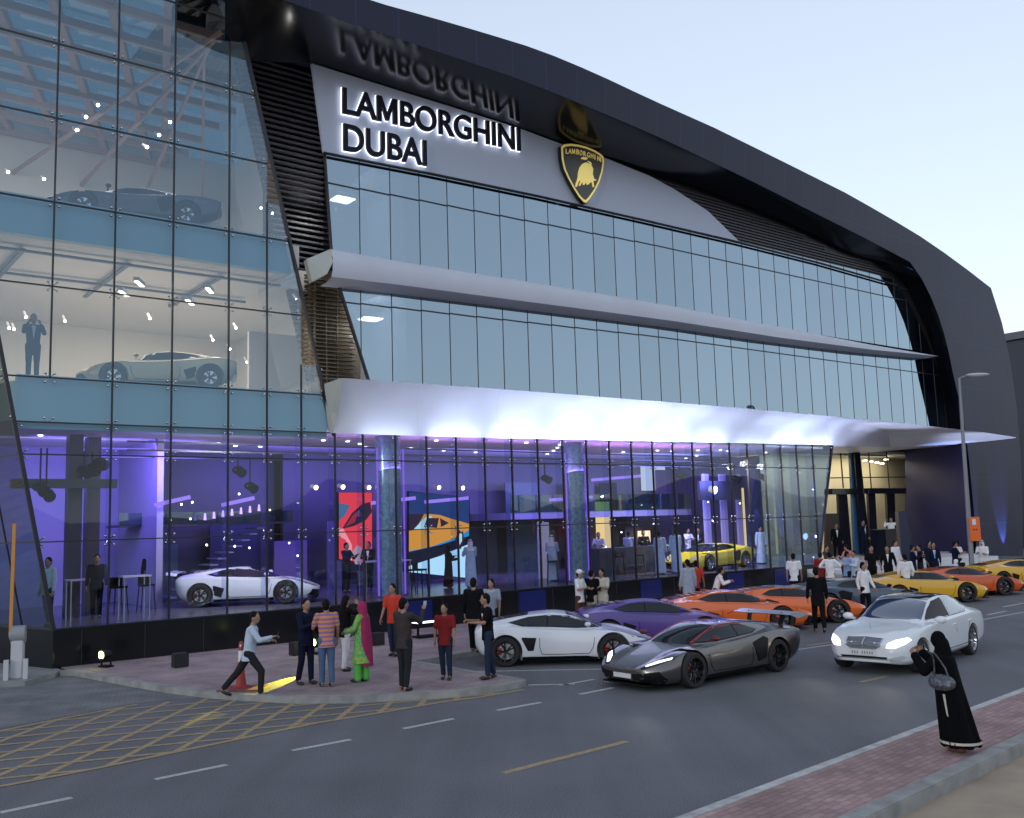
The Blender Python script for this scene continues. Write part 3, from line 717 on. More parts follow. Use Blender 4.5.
# ---- emblem: shield with bull
def shp(pts, u, dep, m, name, parent):      # points in 1022x818 crop of [540,130,640,210]
    P = [F(540+x/10.22, 130+y/10.22, u) for x, y in pts]; return MB().prism(P, (0,dep,0)).build(name, m, parent)
sh = [(215,165),(245,145),(310,138),(390,148),(470,168),(560,205),(625,245),(655,275),(660,330),(645,430),(610,540),(560,640),(510,710),(475,750),(450,745),(400,690),(350,610),(290,500),(245,400),(220,290)]
cxs, cys = 445, 400
ins = lambda k: [((x-cxs)*k+cxs, (y-cys)*k+cys-2) for x, y in sh]
em = shp(sh, -.36, .18, mat('shield_edge', (.01,.01,.012), .3), 'emblem_shield', bld)
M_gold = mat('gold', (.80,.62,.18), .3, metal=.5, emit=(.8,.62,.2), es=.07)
shp(ins(.985), -.335, .02, M_gold, 'gold_rim', em); shp(ins(.90), -.325, .02, mat('shield_black', (.045,.045,.035), .25), 'shield_field', em)
bull = [(470,330),(515,345),(530,365),(545,400),(540,450),(555,500),(580,510),(560,520),(545,515),(555,580),(540,585),(530,530),(505,545),(500,555),(480,560),(470,535),(455,560),(440,560),(435,530),(410,570),(395,570),(415,520),(400,520),(378,580),(360,580),(365,550),(385,490),(390,430),(405,380),(435,345)]
shp(bull, -.30, .03, M_gold, 'bull_relief', em)
tail = [(440,275),(480,280),(490,292),(470,304),(430,296),(418,285)]
shp(tail, -.30, .03, M_gold, 'bull_tail', em)
shp([(490,315),(515,325),(530,345),(522,360),(508,350),(512,335),(492,325)], -.30, .03, M_gold, 'bull_tail', em)
ltr = MB()
xs = [258,292,328,368,404,440,478,515,553,582,612]; ys = [238,238,240,246,255,265,276,286,300,312,326]
for ch, x, y in zip('LAMBORGHINI', xs, ys):
    me = text_mesh(ch, .02, .004) if ch != 'M' else m_glyph(.8, .7, .02); w_ = max(v.co.x for v in me.vertices) or 1; slope = .30
    wpx = {'I':12}.get(ch, 30)
    vs = []
    for v in me.vertices:
        X = x+v.co.x/w_*wpx; Y = y+slope*(v.co.x/w_*wpx)*.6-v.co.y*72+ (0)
        p = F(540+X/10.22, 130+Y/10.22, -.30); p.y += -v.co.z*.5; vs.append(p)
    ltr.add(vs, [tuple(p.vertices) for p in me.polygons])
ltr.build('shield_lettering', M_gold, em)
light('emblem_lamp', 'SPOT', wl(19,-2.2,13.5), 50, (1,.95,.8), tgt=wl(19,.4,16.7), spot_size=R(30), spot_blend=.7)
# ---- entrance glazing, doors
UE = -4.0
def EF(x, y, u=UE): return F(x, y, u)
bpart('lobby_wall', MB().box((34.2,6.9,1),(60,7.1,6.8)), mat('cream_wall', (.62,.55,.40), .7)); bpart('lobby_ceiling', MB().box((33,4.1,6.6),(52,6.9,6.75)), M_ceil)
bpart('lobby_floor', MB().box((32.2,1.0,.95),(47,11,1.03)), mat('pale_stone', (.5,.5,.5), .3))
eg = MB().add([EF(826,452), EF(826,556), EF(905,554), EF(905,450)], [(0,1,2,3)]); bpart('entrance_glass', eg, glassmat('lobby_glass', (.85,.9,.92), .8, .03))
ef = MB()
for (x0,y0,x1,y1,w_) in [(826,478,905,477,.06),(826,514,845,514,.05),(893,513,906,513,.05),(840,451,843,488,.05),(868,451,871,488,.04),(886,451,889,488,.04)]:
    a_, b_ = EF(x0,y0), EF(x1,y1); a_.y = b_.y = -UE-.02; ef.bar(a_, b_, w_, .06, (0,1,0))
bpart('mullion', ef, M_mull)
bpart('blue_column', MB().prism([EF(848,451),EF(857,451),EF(862,555),EF(853,555)], (0,-.15,0)), mat('blue_panel', (.03,.10,.22), .3))
bpart('dark_column', MB().prism([EF(852.5,451,-3.8),EF(858,451,-3.8),EF(869,555,-3.8),EF(860,555,-3.8)], (0,-.12,0)), M_black)
def door(xa, xb, xc, xd, ytop):
    d = bpart('entrance_door', MB().prism([EF(xa,489),EF(xb,489),EF(xb,494.5),EF(xa,494.5)], (0,-.5,0)), M_black)
    for x0, x1 in ((xa+xc, xa+xc+8), (xa+xd, xa+xd+7)):
        MB().prism([EF(x0,494.5),EF(x1,494.5),EF(x1+3.5,556),EF(x0+3.5,556)], (0,-.12,0)).build('door_leaf', M_black, d)
    return d
door(826,853,8,99,489) if False else None
d = bpart('entrance_door', MB().prism([EF(824,489),EF(853,489),EF(853,494.8),EF(824,494.8)], (0,-.5,0)), M_black)
MB().prism([EF(836,494.8),EF(845,494.8),EF(850,556),EF(839,556)], (0,-.14,0)).build('door_leaf', M_black, d)
MB().prism([EF(824,514),EF(837,514),EF(839,556),EF(824,556)], (0,-.12,0)).build('door_leaf', mat('bronze_door', (.05,.03,.02), .4), d)
d = bpart('entrance_door', MB().prism([EF(861,488.5),EF(898.5,488.5),EF(898.5,494),EF(861,494)], (0,-.5,0)), M_black)
MB().prism([EF(866,494),EF(873,494),EF(876.5,556),EF(869,556)], (0,-.14,0)).build('door_leaf', M_black, d)
MB().prism([EF(884.5,494),EF(892.5,494),EF(895,556),EF(887,556)], (0,-.14,0)).build('door_leaf', M_black, d)
area('lobby_lamp', 43, 5.5, 6.5, (43,6.2,1), 120, (1,.86,.60), 12, 2)
area('lobby_lamp', 37, 5.0, 6.3, (37,6.9,3), 30, (1,.86,.6), 5, 1)
for px, py in [(865,461),(871,462),(877,463),(882,464),(886,460)]: 
    p = F(px,py,-5.5); bpart('downlight', MB().cone(p, p+V3((0,0,.05)), .12,.12,10), emis('downlight_glow', (1,.9,.7), 4))
# ---- entrance steps (podium)
stp = MB()
for k in range(6): stp.box((31.0-.0*k,-3.9+.45*k,-.02),(44.6,8,.175+.175*k-.001)) if k < 5 else stp.box((32.0,-3.9+.45*k,-.02),(44.5,7.9,.99))
bpart('entrance_steps', stp, mat('white_stone', (.60,.60,.62), .4, noise=.06, nscale=2))
for k in range(9):
    s_ = 32.5+k*1.6
    light('step_lamp', 'POINT', wl(s_,-4.1-.2,1.2+2.6), 26, (.92,.93,1), shadow_soft_size=.25) if False else None
# interior fascia of the ground floor
area('purple_lamp', 3, 4.5, 5.9, (3,9,3), 170, (.22,.15,1), 5, 3)
area('purple_lamp', 11, 5.5, 5.9, (11,9,3), 170, (.20,.14,1), 6, 3)
area('purple_lamp', 19, 5.0, 5.9, (19,9,3.4), 210, (.26,.22,1), 7, 3)
area('purple_lamp', 27.5, 4.5, 5.9, (28,9,3.), 230, (.26,.28,1), 6, 3)
area('magenta_uplight', 5, 1.2, 5.2, (5,1.6,7), 26, (.62,.34,1), 6, .4)
area('magenta_uplight', 13, 1.3, 5.2, (13,1.8,7), 34, (.6,.30,1), 8, .4)
area('magenta_uplight', 22, 1.3, 5.2, (22,1.8,7), 46, (.62,.26,1), 9, .4)
area('show_lamp', 5.2, .8, 5.7, (5.8,3.4,1.2), 60, (.95,.95,1), 2.0, .4)
area('show_lamp', 26.0, 1.6, 5.6, (27,2.0,1.5), 110, (1,.95,.85), 3, .8)
# ================================================================== CARS
M_tyre = mat('tyre', (.012,.012,.013), .75); M_rimk = mat('black_rim', (.02,.02,.022), .3, metal=.6)
M_rims = mat('silver_rim', (.55,.55,.57), .22, metal=1); M_cg = mat('car_glass', (.008,.010,.014), .05, spec=.5)
M_trim = mat('black_trim', (.006,.006,.007), .45, spec=.2); M_red = mat('red_trim', (.45,.02,.02), .35); M_cal = mat('red_caliper', (.55,.03,.02), .4)
M_ycal = mat('yellow_caliper', (.7,.45,.03), .4)
M_plate = mat('number_plate', (.6,.6,.6), .5); M_hl = mat('headlight_lens', (.5,.52,.55), .08, spec=.8, coat=1)
M_hlon = emis('headlight_lit', (1,.86,.66), 1.0); M_hlw = emis('headlight_white', (.95,.97,1), 1.1); M_tl = mat('tail_lens', (.35,.01,.01), .15, coat=1)
# section: x, zb,wb, zs,ws, zm,wm, zh,wh, zg,wg, zr,wr, zc
WEDGE = [(-2.34,.42,.62,.48,.74,.62,.84,.78,.84,.83,.70,.86,.45,.87),(-2.18,.26,.80,.36,.92,.62,.98,.85,.92,.89,.74,.92,.48,.93),
 (-1.75,.14,.85,.24,.97,.62,1.01,.88,.94,.92,.74,.97,.50,.98),(-1.35,.12,.85,.22,.98,.60,1.01,.88,.94,.93,.72,1.01,.50,1.02),
 (-.85,.12,.85,.21,.96,.52,.99,.83,.94,.89,.74,1.07,.50,1.08),(-.35,.12,.85,.20,.93,.48,.96,.78,.92,.83,.76,1.11,.53,1.13),
 (.10,.12,.85,.20,.92,.48,.95,.76,.90,.80,.76,1.10,.53,1.125),(.50,.12,.85,.20,.93,.47,.95,.75,.90,.79,.74,.99,.53,1.03),
 (.86,.12,.85,.20,.95,.48,.97,.74,.92,.77,.70,.86,.52,.90),(1.12,.12,.85,.21,.96,.50,.98,.745,.93,.755,.66,.755,.48,.77),
 (1.45,.12,.84,.22,.95,.50,.98,.73,.92,.72,.62,.69,.42,.69),(1.85,.13,.80,.22,.91,.45,.95,.63,.87,.63,.62,.60,.40,.60),
 (2.18,.14,.70,.22,.82,.40,.87,.51,.78,.52,.60,.50,.38,.50),(2.40,.20,.45,.26,.52,.34,.58,.42,.54,.43,.42,.42,.28,.42)]
def scale_tab(T, kx, kz, kw, roof=0): return [(r[0]*kx, r[1]*kz, r[2]*kw, *[v*(kz if i%2==0 else kw) for i,v in enumerate(r[3:-1])], r[-1]*kz) for r in T]
SEDAN = [(-2.60,.42,.55,.50,.70,.66,.76,.82,.72,.88,.62,.91,.40,.92),(-2.42,.28,.74,.38,.86,.65,.89,.90,.84,.96,.72,.99,.5,1.0),
 (-1.95,.20,.80,.30,.91,.65,.93,.95,.89,1.01,.76,1.05,.52,1.06),(-1.55,.18,.80,.28,.92,.64,.935,.97,.91,1.03,.78,1.24,.56,1.27),
 (-1.05,.18,.80,.27,.92,.62,.935,.96,.91,1.01,.79,1.385,.59,1.42),(-.5,.18,.80,.27,.92,.60,.935,.95,.91,.99,.80,1.42,.60,1.46),
 (.1,.18,.80,.27,.92,.60,.935,.94,.91,.98,.80,1.42,.60,1.465),(.55,.18,.80,.27,.92,.60,.935,.93,.91,.97,.79,1.30,.60,1.35),
 (.95,.18,.80,.27,.92,.60,.935,.92,.91,.96,.77,1.10,.60,1.14),(1.22,.18,.80,.27,.92,.60,.935,.92,.91,.955,.72,.97,.55,.985),
 (1.6,.18,.80,.28,.91,.60,.93,.89,.89,.92,.68,.93,.45,.94),(2.05,.20,.78,.29,.88,.57,.91,.82,.85,.85,.64,.87,.40,.88),
 (2.38,.22,.70,.29,.80,.52,.84,.71,.77,.75,.58,.79,.36,.80),(2.60,.27,.45,.34,.56,.48,.60,.60,.56,.64,.44,.66,.26,.66)]
def loft(tab, arch):
    vs = []; fs = []; 
    K = 8; ring = 2*K-2
    for r in tab:
        x = r[0]; pts = [(0,r[1]),(r[2],r[1]),(r[4],r[3]),(r[6],r[5]),(r[8],r[7]),(r[10],r[9]),(r[12],r[11]),(0,r[13])]
        sec = pts+[(-y,z) for y,z in pts[-2:0:-1]]
        vs += [(x,y,z) for y,z in sec]
    n = len(tab)
    for i in range(n-1):
        for j in range(ring): fs.append((i*ring+j, (i+1)*ring+j, (i+1)*ring+(j+1)%ring, i*ring+(j+1)%ring))
    fs.append(tuple(range(ring))); fs.append(tuple((n-1)*ring+j for j in range(ring))[::-1])
    me = bpy.data.meshes.new('body'); me.from_pydata(vs, [], fs)
    bm = bmesh.new(); bm.from_mesh(me); bmesh.ops.recalc_face_normals(bm, faces=bm.faces)
    cl = bm.edges.layers.float.new('crease_edge'); bm.verts.ensure_lookup_table()
    cre = {2:.35, 4:.55, 5:.45, 6:.45, 1:.6}
    for e in bm.edges:
        a, b = (v.index for v in e.verts)
        if a//ring != b//ring:
            j = a%ring; j = j if j < K else ring-j; e[cl] = cre.get(j, 0)
        elif a//ring in (0, n-1) : e[cl] = .5
    bm.to_mesh(me); bm.free()
    me = evald(me, [('SUBSURF', dict(levels=3, render_levels=3))])
    # wheel openings
    for ax, rad, z in arch:
        cb_ = MB(); 
        for sgn in (1,-1): cb_.cone((ax, sgn*.52, z), (ax, sgn*1.3, z), rad, rad, 40)
        cut = cb_.mesh('cut'); co_ = bpy.data.objects.new('cut', cut); COL.objects.link(co_)
        me = evald(me, [('BOOLEAN', dict(operation='DIFFERENCE', object=co_, solver='EXACT'))]); bpy.data.objects.remove(co_)
    me.shade_smooth(); me.set_sharp_from_angle(angle=R(32)); return me
def patch(bvh, poly, axis, side=1, off=.004, name='patch', m=None, parent=None, cuts=3, thick=0):
    # an outline in a side / plan / front view laid on the body surface
    bm = bmesh.new()
    def P3(a, b):
        return {'y': V3((a, 3*side, b)), 'z': V3((a, b, 3)), 'x': V3((3*side, a, b))}[axis]
    vs = [bm.verts.new(P3(a, b)) for a, b in poly]; bm.faces.new(vs)
    bmesh.ops.triangulate(bm, faces=bm.faces[:])
    for _ in range(cuts): 
        es = [e for e in bm.edges if e.calc_length() > .07]
        if es: bmesh.ops.subdivide_edges(bm, edges=es, cuts=1, use_grid_fill=True); bmesh.ops.triangulate(bm, faces=[f for f in bm.faces if len(f.verts) > 3])
    d = {'y': V3((0,-side,0)), 'z': V3((0,0,-1)), 'x': V3((-side,0,0))}[axis]; dead = []
    for v in bm.verts:
        h = bvh.ray_cast(v.co, d, 6)
        if h[0] is None: h = bvh.find_nearest(v.co+d*2.2)
        nn = h[1] if h[1].dot(d) < 0 else -h[1]
        v.co = h[0]+nn*off
    for f in bm.faces: f.smooth = True
    me = bpy.data.meshes.new(name); bmesh.ops.recalc_face_normals(bm, faces=bm.faces)
    bm.to_mesh(me); bm.free(); return mobj(name, me, m, parent)
def sym(poly): return poly+[(a,-b) for a,b in poly[::-1] if abs(b) > 1e-4]
WCACHE = {}
def wheel_mesh(r, w, spokes, style):
    k = (r, w, spokes, style)
    if k in WCACHE: return WCACHE[k]
    t = MB().lathe([(r*.70,-w/2),(r*.92,-w/2),(r*.985,-w*.38),(r,-w*.25),(r,w*.25),(r*.985,w*.38),(r*.92,w/2),(r*.70,w/2),(r*.68,w*.3),(r*.68,-w*.3),(r*.70,-w/2)], n=36, axis='y')
    rim = MB().lathe([(r*.71,w*.44),(r*.735,w*.49),(r*.70,w*.50),(r*.67,w*.44),(r*.66,-w*.3)], n=36, axis='y')
    rim.lathe([(.001,w*.30),(r*.12,w*.36),(r*.16,w*.32),(r*.16,w*.2)], n=16, axis='y')
    for i in range(spokes):
        a = 2*pi*i/spokes
        for da in ((-.13,.13) if style == 'y' else (0,)):
            p = V3((r*.13*cos(a), w*.30, r*.13*sin(a))); q = V3((r*.69*cos(a+da*1.6), w*.42, r*.69*sin(a+da*1.6)))
            rim.bar(p, q, .028 if style == 'y' else .05, .035, (0,1,0))
    disc = MB().cone((0,w*.05,0),(0,w*.12,0), r*.55, r*.55, 24)
    cal = MB().box((r*.30,w*.10,-r*.22),(r*.60,w*.24,r*.22))
    WCACHE[k] = (t.mesh('tyre'), rim.mesh('rim'), disc.mesh('disc'), cal.mesh('caliper')); 
    for me in WCACHE[k][:2]: me.shade_smooth(); me.set_sharp_from_angle(angle=R(40))
    return WCACHE[k]
def add_wheels(root, axles, tr, r, w, rim_m, cal_m, spokes=5, style='y'):
    ms = wheel_mesh(r, w, spokes, style)
    for ax in axles:
        for sgn in (1,-1):
            t = bpy.data.objects.new('wheel', ms[0].copy()); COL.objects.link(t); t.parent = root; t.location = (ax, sgn*tr, r)
            t.rotation_euler = (0,0,0 if sgn > 0 else pi); t.data.materials.append(M_tyre)
            for nm, me, m in (('rim',ms[1],rim_m),('brake_disc',ms[2],M_steel),('brake_caliper',ms[3],cal_m)):
                o = mobj(nm, me.copy(), m, t)
def carcol(name, c, rough=.25, metal=.0, coat=.6): return mat(name, c, rough, metal, coat=coat)
BODY = {}
def supercar(name, label, paint, kind='wedge', roof=None, rim=None, cal=None, lit=False, wing=False, louvre=True, stripe=None, group=None, redline=False, plate=True):
    root = thing(name, label, 'sports car', group=group)
    kx, kz, kw = {'wedge':(1,1,1), 'compact':(.945,1.03,.955), 'round':(.93,1.04,.945)}[kind]
    fa, ra = 1.34*kx, -1.36*kx; r = .345; tr = .85*kw
    if kind not in BODY:
        T = scale_tab(WEDGE, kx, kz, kw)
        if kind != 'wedge': T = [((-1.36*kx+(t[0]+1.36*kx)*.8,)+tuple(t[1:])) if t[0] < -1.36*kx else t for t in T]
        if kind == 'round':     # higher, longer cabin that reaches further back
            T = [tuple(list(t[:11])+[t[11]+d*1., t[12]+ (.03 if -1.6<t[0]<.6 else 0), t[13]+d]) for t, d in zip(T, [0,0,.0,.015,.02,.015,.02,.02,.0,0,0,0,0,0])]
        BODY[kind] = loft(T, [(fa, r+.045, r), (ra, r+.05, r)])
        BODY[kind+'b'] = BVHTree.FromPolygons([v.co for v in BODY[kind].vertices], [p.vertices for p in BODY[kind].polygons])
    me = BODY[kind].copy(); body = mobj('body', me, paint, root); bv = BODY[kind+'b']
    S = lambda P: [(x*kx, z*kz) for x, z in P]; W_ = lambda P: [(x*kx, y*kw) for x, y in P]; Fr = lambda P: [(y*kw, z*kz) for y, z in P]
    patch(bv, W_(sym([(1.10,0),(1.08,.38),(.98,.60),(.60,.56),(.20,.50),(.16,.25),(.16,0)])), 'z', name='windscreen', m=M_cg, parent=root, cuts=4)
    sw = {'wedge': [(.92,.815),(.60,.93),(.22,1.035),(-.20,1.06),(-.62,1.02),(-.92,.92),(-.70,.875),(-.2,.845),(.4,.815)],
          'compact': [(.90,.815),(.60,.93),(.22,1.035),(-.25,1.065),(-.70,1.03),(-1.15,.93),(-.85,.875),(-.2,.845),(.4,.815)],
          'round': [(.90,.815),(.60,.93),(.22,1.045),(-.25,1.07),(-.75,1.04),(-1.25,.945),(-.9,.875),(-.2,.845),(.4,.815)]}[kind]
    for sd_ in (1,-1):
        cxw = sum(x for x,z in sw)/len(sw); czw = sum(z for x,z in sw)/len(sw)
        patch(bv, S([((x-cxw)*1.05+cxw, (z-czw)*1.16+czw) for x,z in sw]), 'y', sd_, name='window_trim', m=M_trim, parent=root, cuts=3, off=.0025)
        s = patch(bv, S(sw), 'y', sd_, name='side_window', m=M_cg, parent=root, cuts=4, off=.006)
        xb = -.30*kx; patch(bv, [(xb-.015,.84*kz),(xb+.015,.84*kz),(xb+.015,1.06*kz),(xb-.015,1.06*kz)], 'y', sd_, name='pillar', m=M_trim, parent=s, off=.010)
        ik = {'wedge': [(-.52,.70),(-.88,.80),(-1.02,.74),(-.90,.36),(-.66,.30),(-.80,.55)], 'compact': [(-.60,.52),(-.95,.62),(-.97,.35),(-.70,.26)], 'round': [(-.58,.62),(-.95,.64),(-.95,.60),(-.80,.34),(-.66,.34)]}[kind]
        patch(bv, S(ik), 'y', sd_, name='air_intake', m=M_trim, parent=root, off=.008)
        # door seam and sill line
        dl = MB()
        def seam(pts, w=.012):
            prev = None
            for x, z in pts:
                h = bv.ray_cast(V3((x*kx, 3*sd_, z*kz)), V3((0,-sd_,0)), 6)
                if h[0] is not None:
                    q = h[0]+V3((0,.001*sd_,0))
                    if prev is not None and (q-prev).length < .8: dl.bar(prev, q, w, w)
                    prev = q
        seam([(.86,.78),(.88,.6),(.84,.4),(.74,.26)]); seam([(-.55,.84),(-.5,.6),(-.5,.40),(-.45,.26)]); seam([(.74,.26),(.1,.25),(-.45,.26)])
        if dl.v: dl.build('door_seam', M_trim, body)
        patch(bv, S([(.95,.21),(-.95,.21),(-.95,.135),(.95,.135)]), 'y', sd_, name='side_skirt', m=M_trim, parent=root, off=.008)
        hl = [(.50,.49),(.64,.57),(.84,.63),(.85,.60),(.68,.53),(.54,.475)]
        patch(bv, [(sd_*y, z) for y, z in Fr([(.44,.455),(.62,.585),(.88,.66),(.88,.585),(.68,.505),(.52,.44)])], 'x', 1, name='headlight_surround', m=M_trim, parent=root, off=.003)
        patch(bv, [(sd_*y, z) for y, z in Fr(hl)], 'x', 1, name='headlight', m=M_hlw if lit else M_hl, parent=root, off=.006)
        patch(bv, [(sd_*y, z) for y, z in Fr([(.26,.33),(.80,.40),(.86,.24),(.76,.15),(.30,.15)])], 'x', 1, name='front_intake', m=M_trim, parent=root, off=.006)
        patch(bv, [(sd_*y, z) for y, z in Fr([(.40,.70),(.84,.76),(.84,.70),(.50,.64)])], 'x', -1, name='tail_light', m=M_tl, parent=root, off=.006)
        # mirror
        mi = MB().sph((.72*kx, sd_*(1.0*kw), .90*kz), .1, 10, 6, (.8,1.05,.55)); mi.bar((.74*kx, sd_*.78*kw, .83*kz), (.73*kx, sd_*.95*kw, .88*kz), .05, .03)
        mi.build('side_mirror', mat('dark_red_mirror',(.10,.012,.015),.3) if redline else (roof or paint) if kind != 'wedge' else M_trim if roof is None else roof, root, smooth=True)
    if redline:
        for sd_ in (1,-1):
            rl = MB(); prev = None
            for x, z in ((.98,.80),(.80,.86),(.55,.955),(.25,1.05),(0,1.085),(-.3,1.09),(-.6,1.05)):
                h = bv.ray_cast(V3((x*kx, 3*sd_, z*kz)), V3((0,-sd_,0)), 6)[0]
                if h is not None:
                    if prev is not None: rl.bar(prev, h, .03, .025)
                    prev = h
            rl.build('red_roof_line', M_red, root)
        rl = MB().bar((2.26,.12,.19),(2.10,.72,.18),.03,.03).bar((2.29,.12,.19),(2.33,.12,.36),.03,.03).bar((2.26,-.12,.19),(2.10,-.72,.18),.03,.03)
        rl.build('red_splitter', M_red, root)
    if roof: patch(bv, W_(sym([(.14,0),(.18,.50),(-.3,.52),(-.75,.48),(-.78,0)])), 'z', name='roof_panel', m=roof, parent=root, off=.005, cuts=3)
    patch(bv, W_(sym([(-.82,0),(-.80,.40),(-1.5,.44),(-2.0,.46),(-2.02,0)])), 'z', name='engine_cover', m=M_cg if kind == 'round' else M_trim, parent=root, off=.006)
    if louvre:
        lu = MB()
        for k in range(4):
            x = (-.95-.2*k)*kx; h = bv.ray_cast(V3((x,0,3)), V3((0,0,-1)), 6)[0]; lu.box((x-.08,-.36,h.z+.004),(x+.05,.36,h.z+.016))
        lu.build('engine_louvres', paint, root)
    patch(bv, Fr([(-.20,.32),(.20,.32),(.20,.16),(-.20,.16)]), 'x', 1, name='front_grille', m=M_trim, parent=root, off=.004)
    patch(bv, Fr([(-.80,.62),(.80,.62),(.66,.42),(-.66,.42)]), 'x', -1, name='rear_grille', m=M_trim, parent=root, off=.006)
    if plate: MB().box((2.30*kx,-.24,.24),(2.405*kx,.24,.33)).build('number_plate', M_plate, root)
    sp_ = MB().box((2.12*kx,-.62,.11),(2.34*kx,.62,.135)); sp_.build('front_splitter', M_trim, root)
    if stripe:
        for y0, y1 in ((.06,.22),(-.22,-.06)):
            patch(bv, [(2.2*kx,y0),(2.2*kx,y1),(1.15*kx,y1),(1.15*kx,y0)], 'z', name='bonnet_stripe', m=stripe, parent=root, off=.005)
    if wing:
        wg = MB(); zt = 1.13*kz if wing == 'high' else 1.0*kz
        pts = [(-.98,-.06),(-.8,.0),(.8,.0),(.98,-.06)]
        for (y0,d0),(y1,d1) in zip(pts, pts[1:]):
            wg.prism([(-2.42*kx,y0*kw,zt+d0+.02),(-2.10*kx,y0*kw,zt+d0-.02),(-2.08*kx,y0*kw,zt+d0-.005),(-2.42*kx,y0*kw,zt+d0+.045)], (0,(y1-y0)*kw,d1-d0))
        w_o = wg.build('rear_wing', paint, root)
        MB().bar((-2.15*kx,.42,.86*kz),(-2.28*kx,.46,zt),.12,.03,(0,1,0)).build('wing_strut', M_trim, w_o); MB().bar((-2.15*kx,-.42,.86*kz),(-2.28*kx,-.46,zt),.12,.03,(0,1,0)).build('wing_strut', M_trim, w_o)
    add_wheels(root, (fa, ra), tr, r, .27, rim or M_rimk, cal or M_cal)
    return root
def place_car(root, contact, theta, near, fa, tr, z=0):
    # contact: ground point under the near front wheel; theta: compass heading from straight ahead; near: +1 left side faces the viewer
    rz = pi/2-R(theta); c_, s_ = cos(rz), sin(rz); lx, ly = fa, near*(tr+.12)
    root.location = (contact[0]-(lx*c_-ly*s_), contact[1]-(lx*s_+ly*c_), z); root.rotation_euler = (0,0,rz)
P_white = carcol('pearl_white', (.66,.68,.72)); P_purple = carcol('matt_purple', (.085,.045,.24), .42, coat=.3)
P_orange = carcol('orange_paint', (.72,.13,.012)); P_orange2 = carcol('deep_orange_paint', (.56,.085,.008), coat=.3)
P_grey = carcol('titanium_grey', (.16,.145,.14), .26, .85); P_blue = carcol('blue_grey_paint', (.055,.085,.13), .3, .3)
P_yel = carcol('yellow_paint', (.66,.36,.012)); P_yel2 = carcol('lemon_yellow_paint', (.68,.55,.02)); P_gold = carcol('satin_champagne', (.42,.36,.22), .32, .4); P_dark = carcol('midnight_blue_paint', (.02,.028,.05), .25)
M_carb = mat('carbon_black', (.02,.02,.024), .25, coat=.6); M_stripe = mat('pale_stripe', (.5,.42,.45), .35)
GP = 'sports cars parked at an angle in front of the showroom'
TH = 93
c_ = supercar('sports_car', 'white sports car with black wheels and red brakes parked nearest the paved corner', P_white, 'round', group=GP, louvre=False, rim=M_rimk); place_car(c_, G(614.5,664.7), TH, -1, 1.25, .80)
c_ = supercar('sports_car', 'matt purple sports car parked right behind the white one', P_purple, 'compact', group=GP); place_car(c_, GU(707,8.9), TH-3, -1, 1.27, .81)
c_ = supercar('sports_car', 'orange sports car with pale bonnet stripes, behind the grey car wing', P_orange, 'compact', roof=P_orange, stripe=M_stripe, group=GP); place_car(c_, GU(784,8.7), TH-5, -1, 1.27, .81)
c_ = supercar('sports_car', 'orange sports car with black roof and rear wing beside the walking black suit', P_orange, 'wedge', roof=M_carb, wing='low', rim=M_rimk, group=GP); place_car(c_, G(840,623), TH-8, -1, 1.34, .85)
c_ = supercar('sports_car', 'dark blue grey sports car parked behind the white saloon, between orange and yellow ones', P_blue, 'wedge', group=GP); place_car(c_, GU(909,8.7), TH-8, -1, 1.34, .85)
c_ = supercar('sports_car', 'amber yellow sports car with black wheels, whole in view just above the white saloon', P_yel, 'compact', cal=M_ycal, group=GP); place_car(c_, G(969,602.6), TH-8, -1, 1.27, .81)
c_ = supercar('sports_car', 'deep orange sports car with black roof parked between the two yellow ones', P_orange2, 'wedge', roof=M_carb, group=GP); place_car(c_, G(1006.6,595.6), TH-10, -1, 1.34, .85)
c_ = supercar('sports_car', 'yellow sports car cut off by the right edge of the photo', P_yel, 'compact', group=GP); place_car(c_, GU(1062,8.2), TH-10, -1, 1.27, .81)
# drive-by cars
c_ = supercar('sports_car', 'titanium grey sports car with red roof line and rear wing driving past with headlights on', P_grey, 'wedge', roof=mat('purple_roof_film', (.13,.09,.2), .2, coat=1), lit=True, wing='high', rim=M_rimk, redline=True)
c_['group'] = 'cars driving past on the road'; pf, pr = G(696.4,688.5), G(780.2,672); place_car(c_, pf, math.degrees(math.atan2(pf.x-pr.x, pf.y-pr.y)), 1, 1.34, .85)
# display cars inside
p = F(228,606,-3.2)
def inside(root, px, u, z, th, near=-1):
    lo, hi = -400, 1500   # find y of level z on plane u at this column
    for _ in range(50):
        m = (lo+hi)/2; q = F(px, m, u)
        if q.z > z: lo = m
        else: hi = m
    q = F(px, m, u); wq = L2W(q.x, q.y, z); place_car(root, (wq.x, wq.y), th, near, 1.27, .81, z)
GD = 'sports cars on display inside the showroom'
c_ = supercar('sports_car', 'white sports car with rear wing displayed on the ground floor behind glass', P_white, 'compact', group=GD, plate=False, wing='low', cal=M_cal); inside(c_, 286, -1.9, 1.06, 80)
c_ = supercar('sports_car', 'lemon yellow sports car displayed behind the glass near the entrance', P_yel2, 'wedge', group=GD, plate=False, rim=M_rims, cal=M_ycal); inside(c_, 711, -1.0, 1.06, 226, 1)
c_ = supercar('sports_car', 'champagne gold sports car displayed on the first floor behind glass', P_gold, 'compact', group=GD, plate=False); inside(c_, 113, -1.3, 7.36, 252, 1)
c_ = supercar('sports_car', 'dark blue sports car displayed on the top floor behind glass', P_dark, 'wedge', group=GD, plate=False); inside(c_, 86, -1.0, 12.02, 246, 1)
light('headlight_beam', 'SPOT', G(660,668,.62)+V3((-.2,-.3,0)), 3, (1,.97,.9), tgt=G(560,760,0), spot_size=R(60), spot_blend=.8, shadow_soft_size=.1)
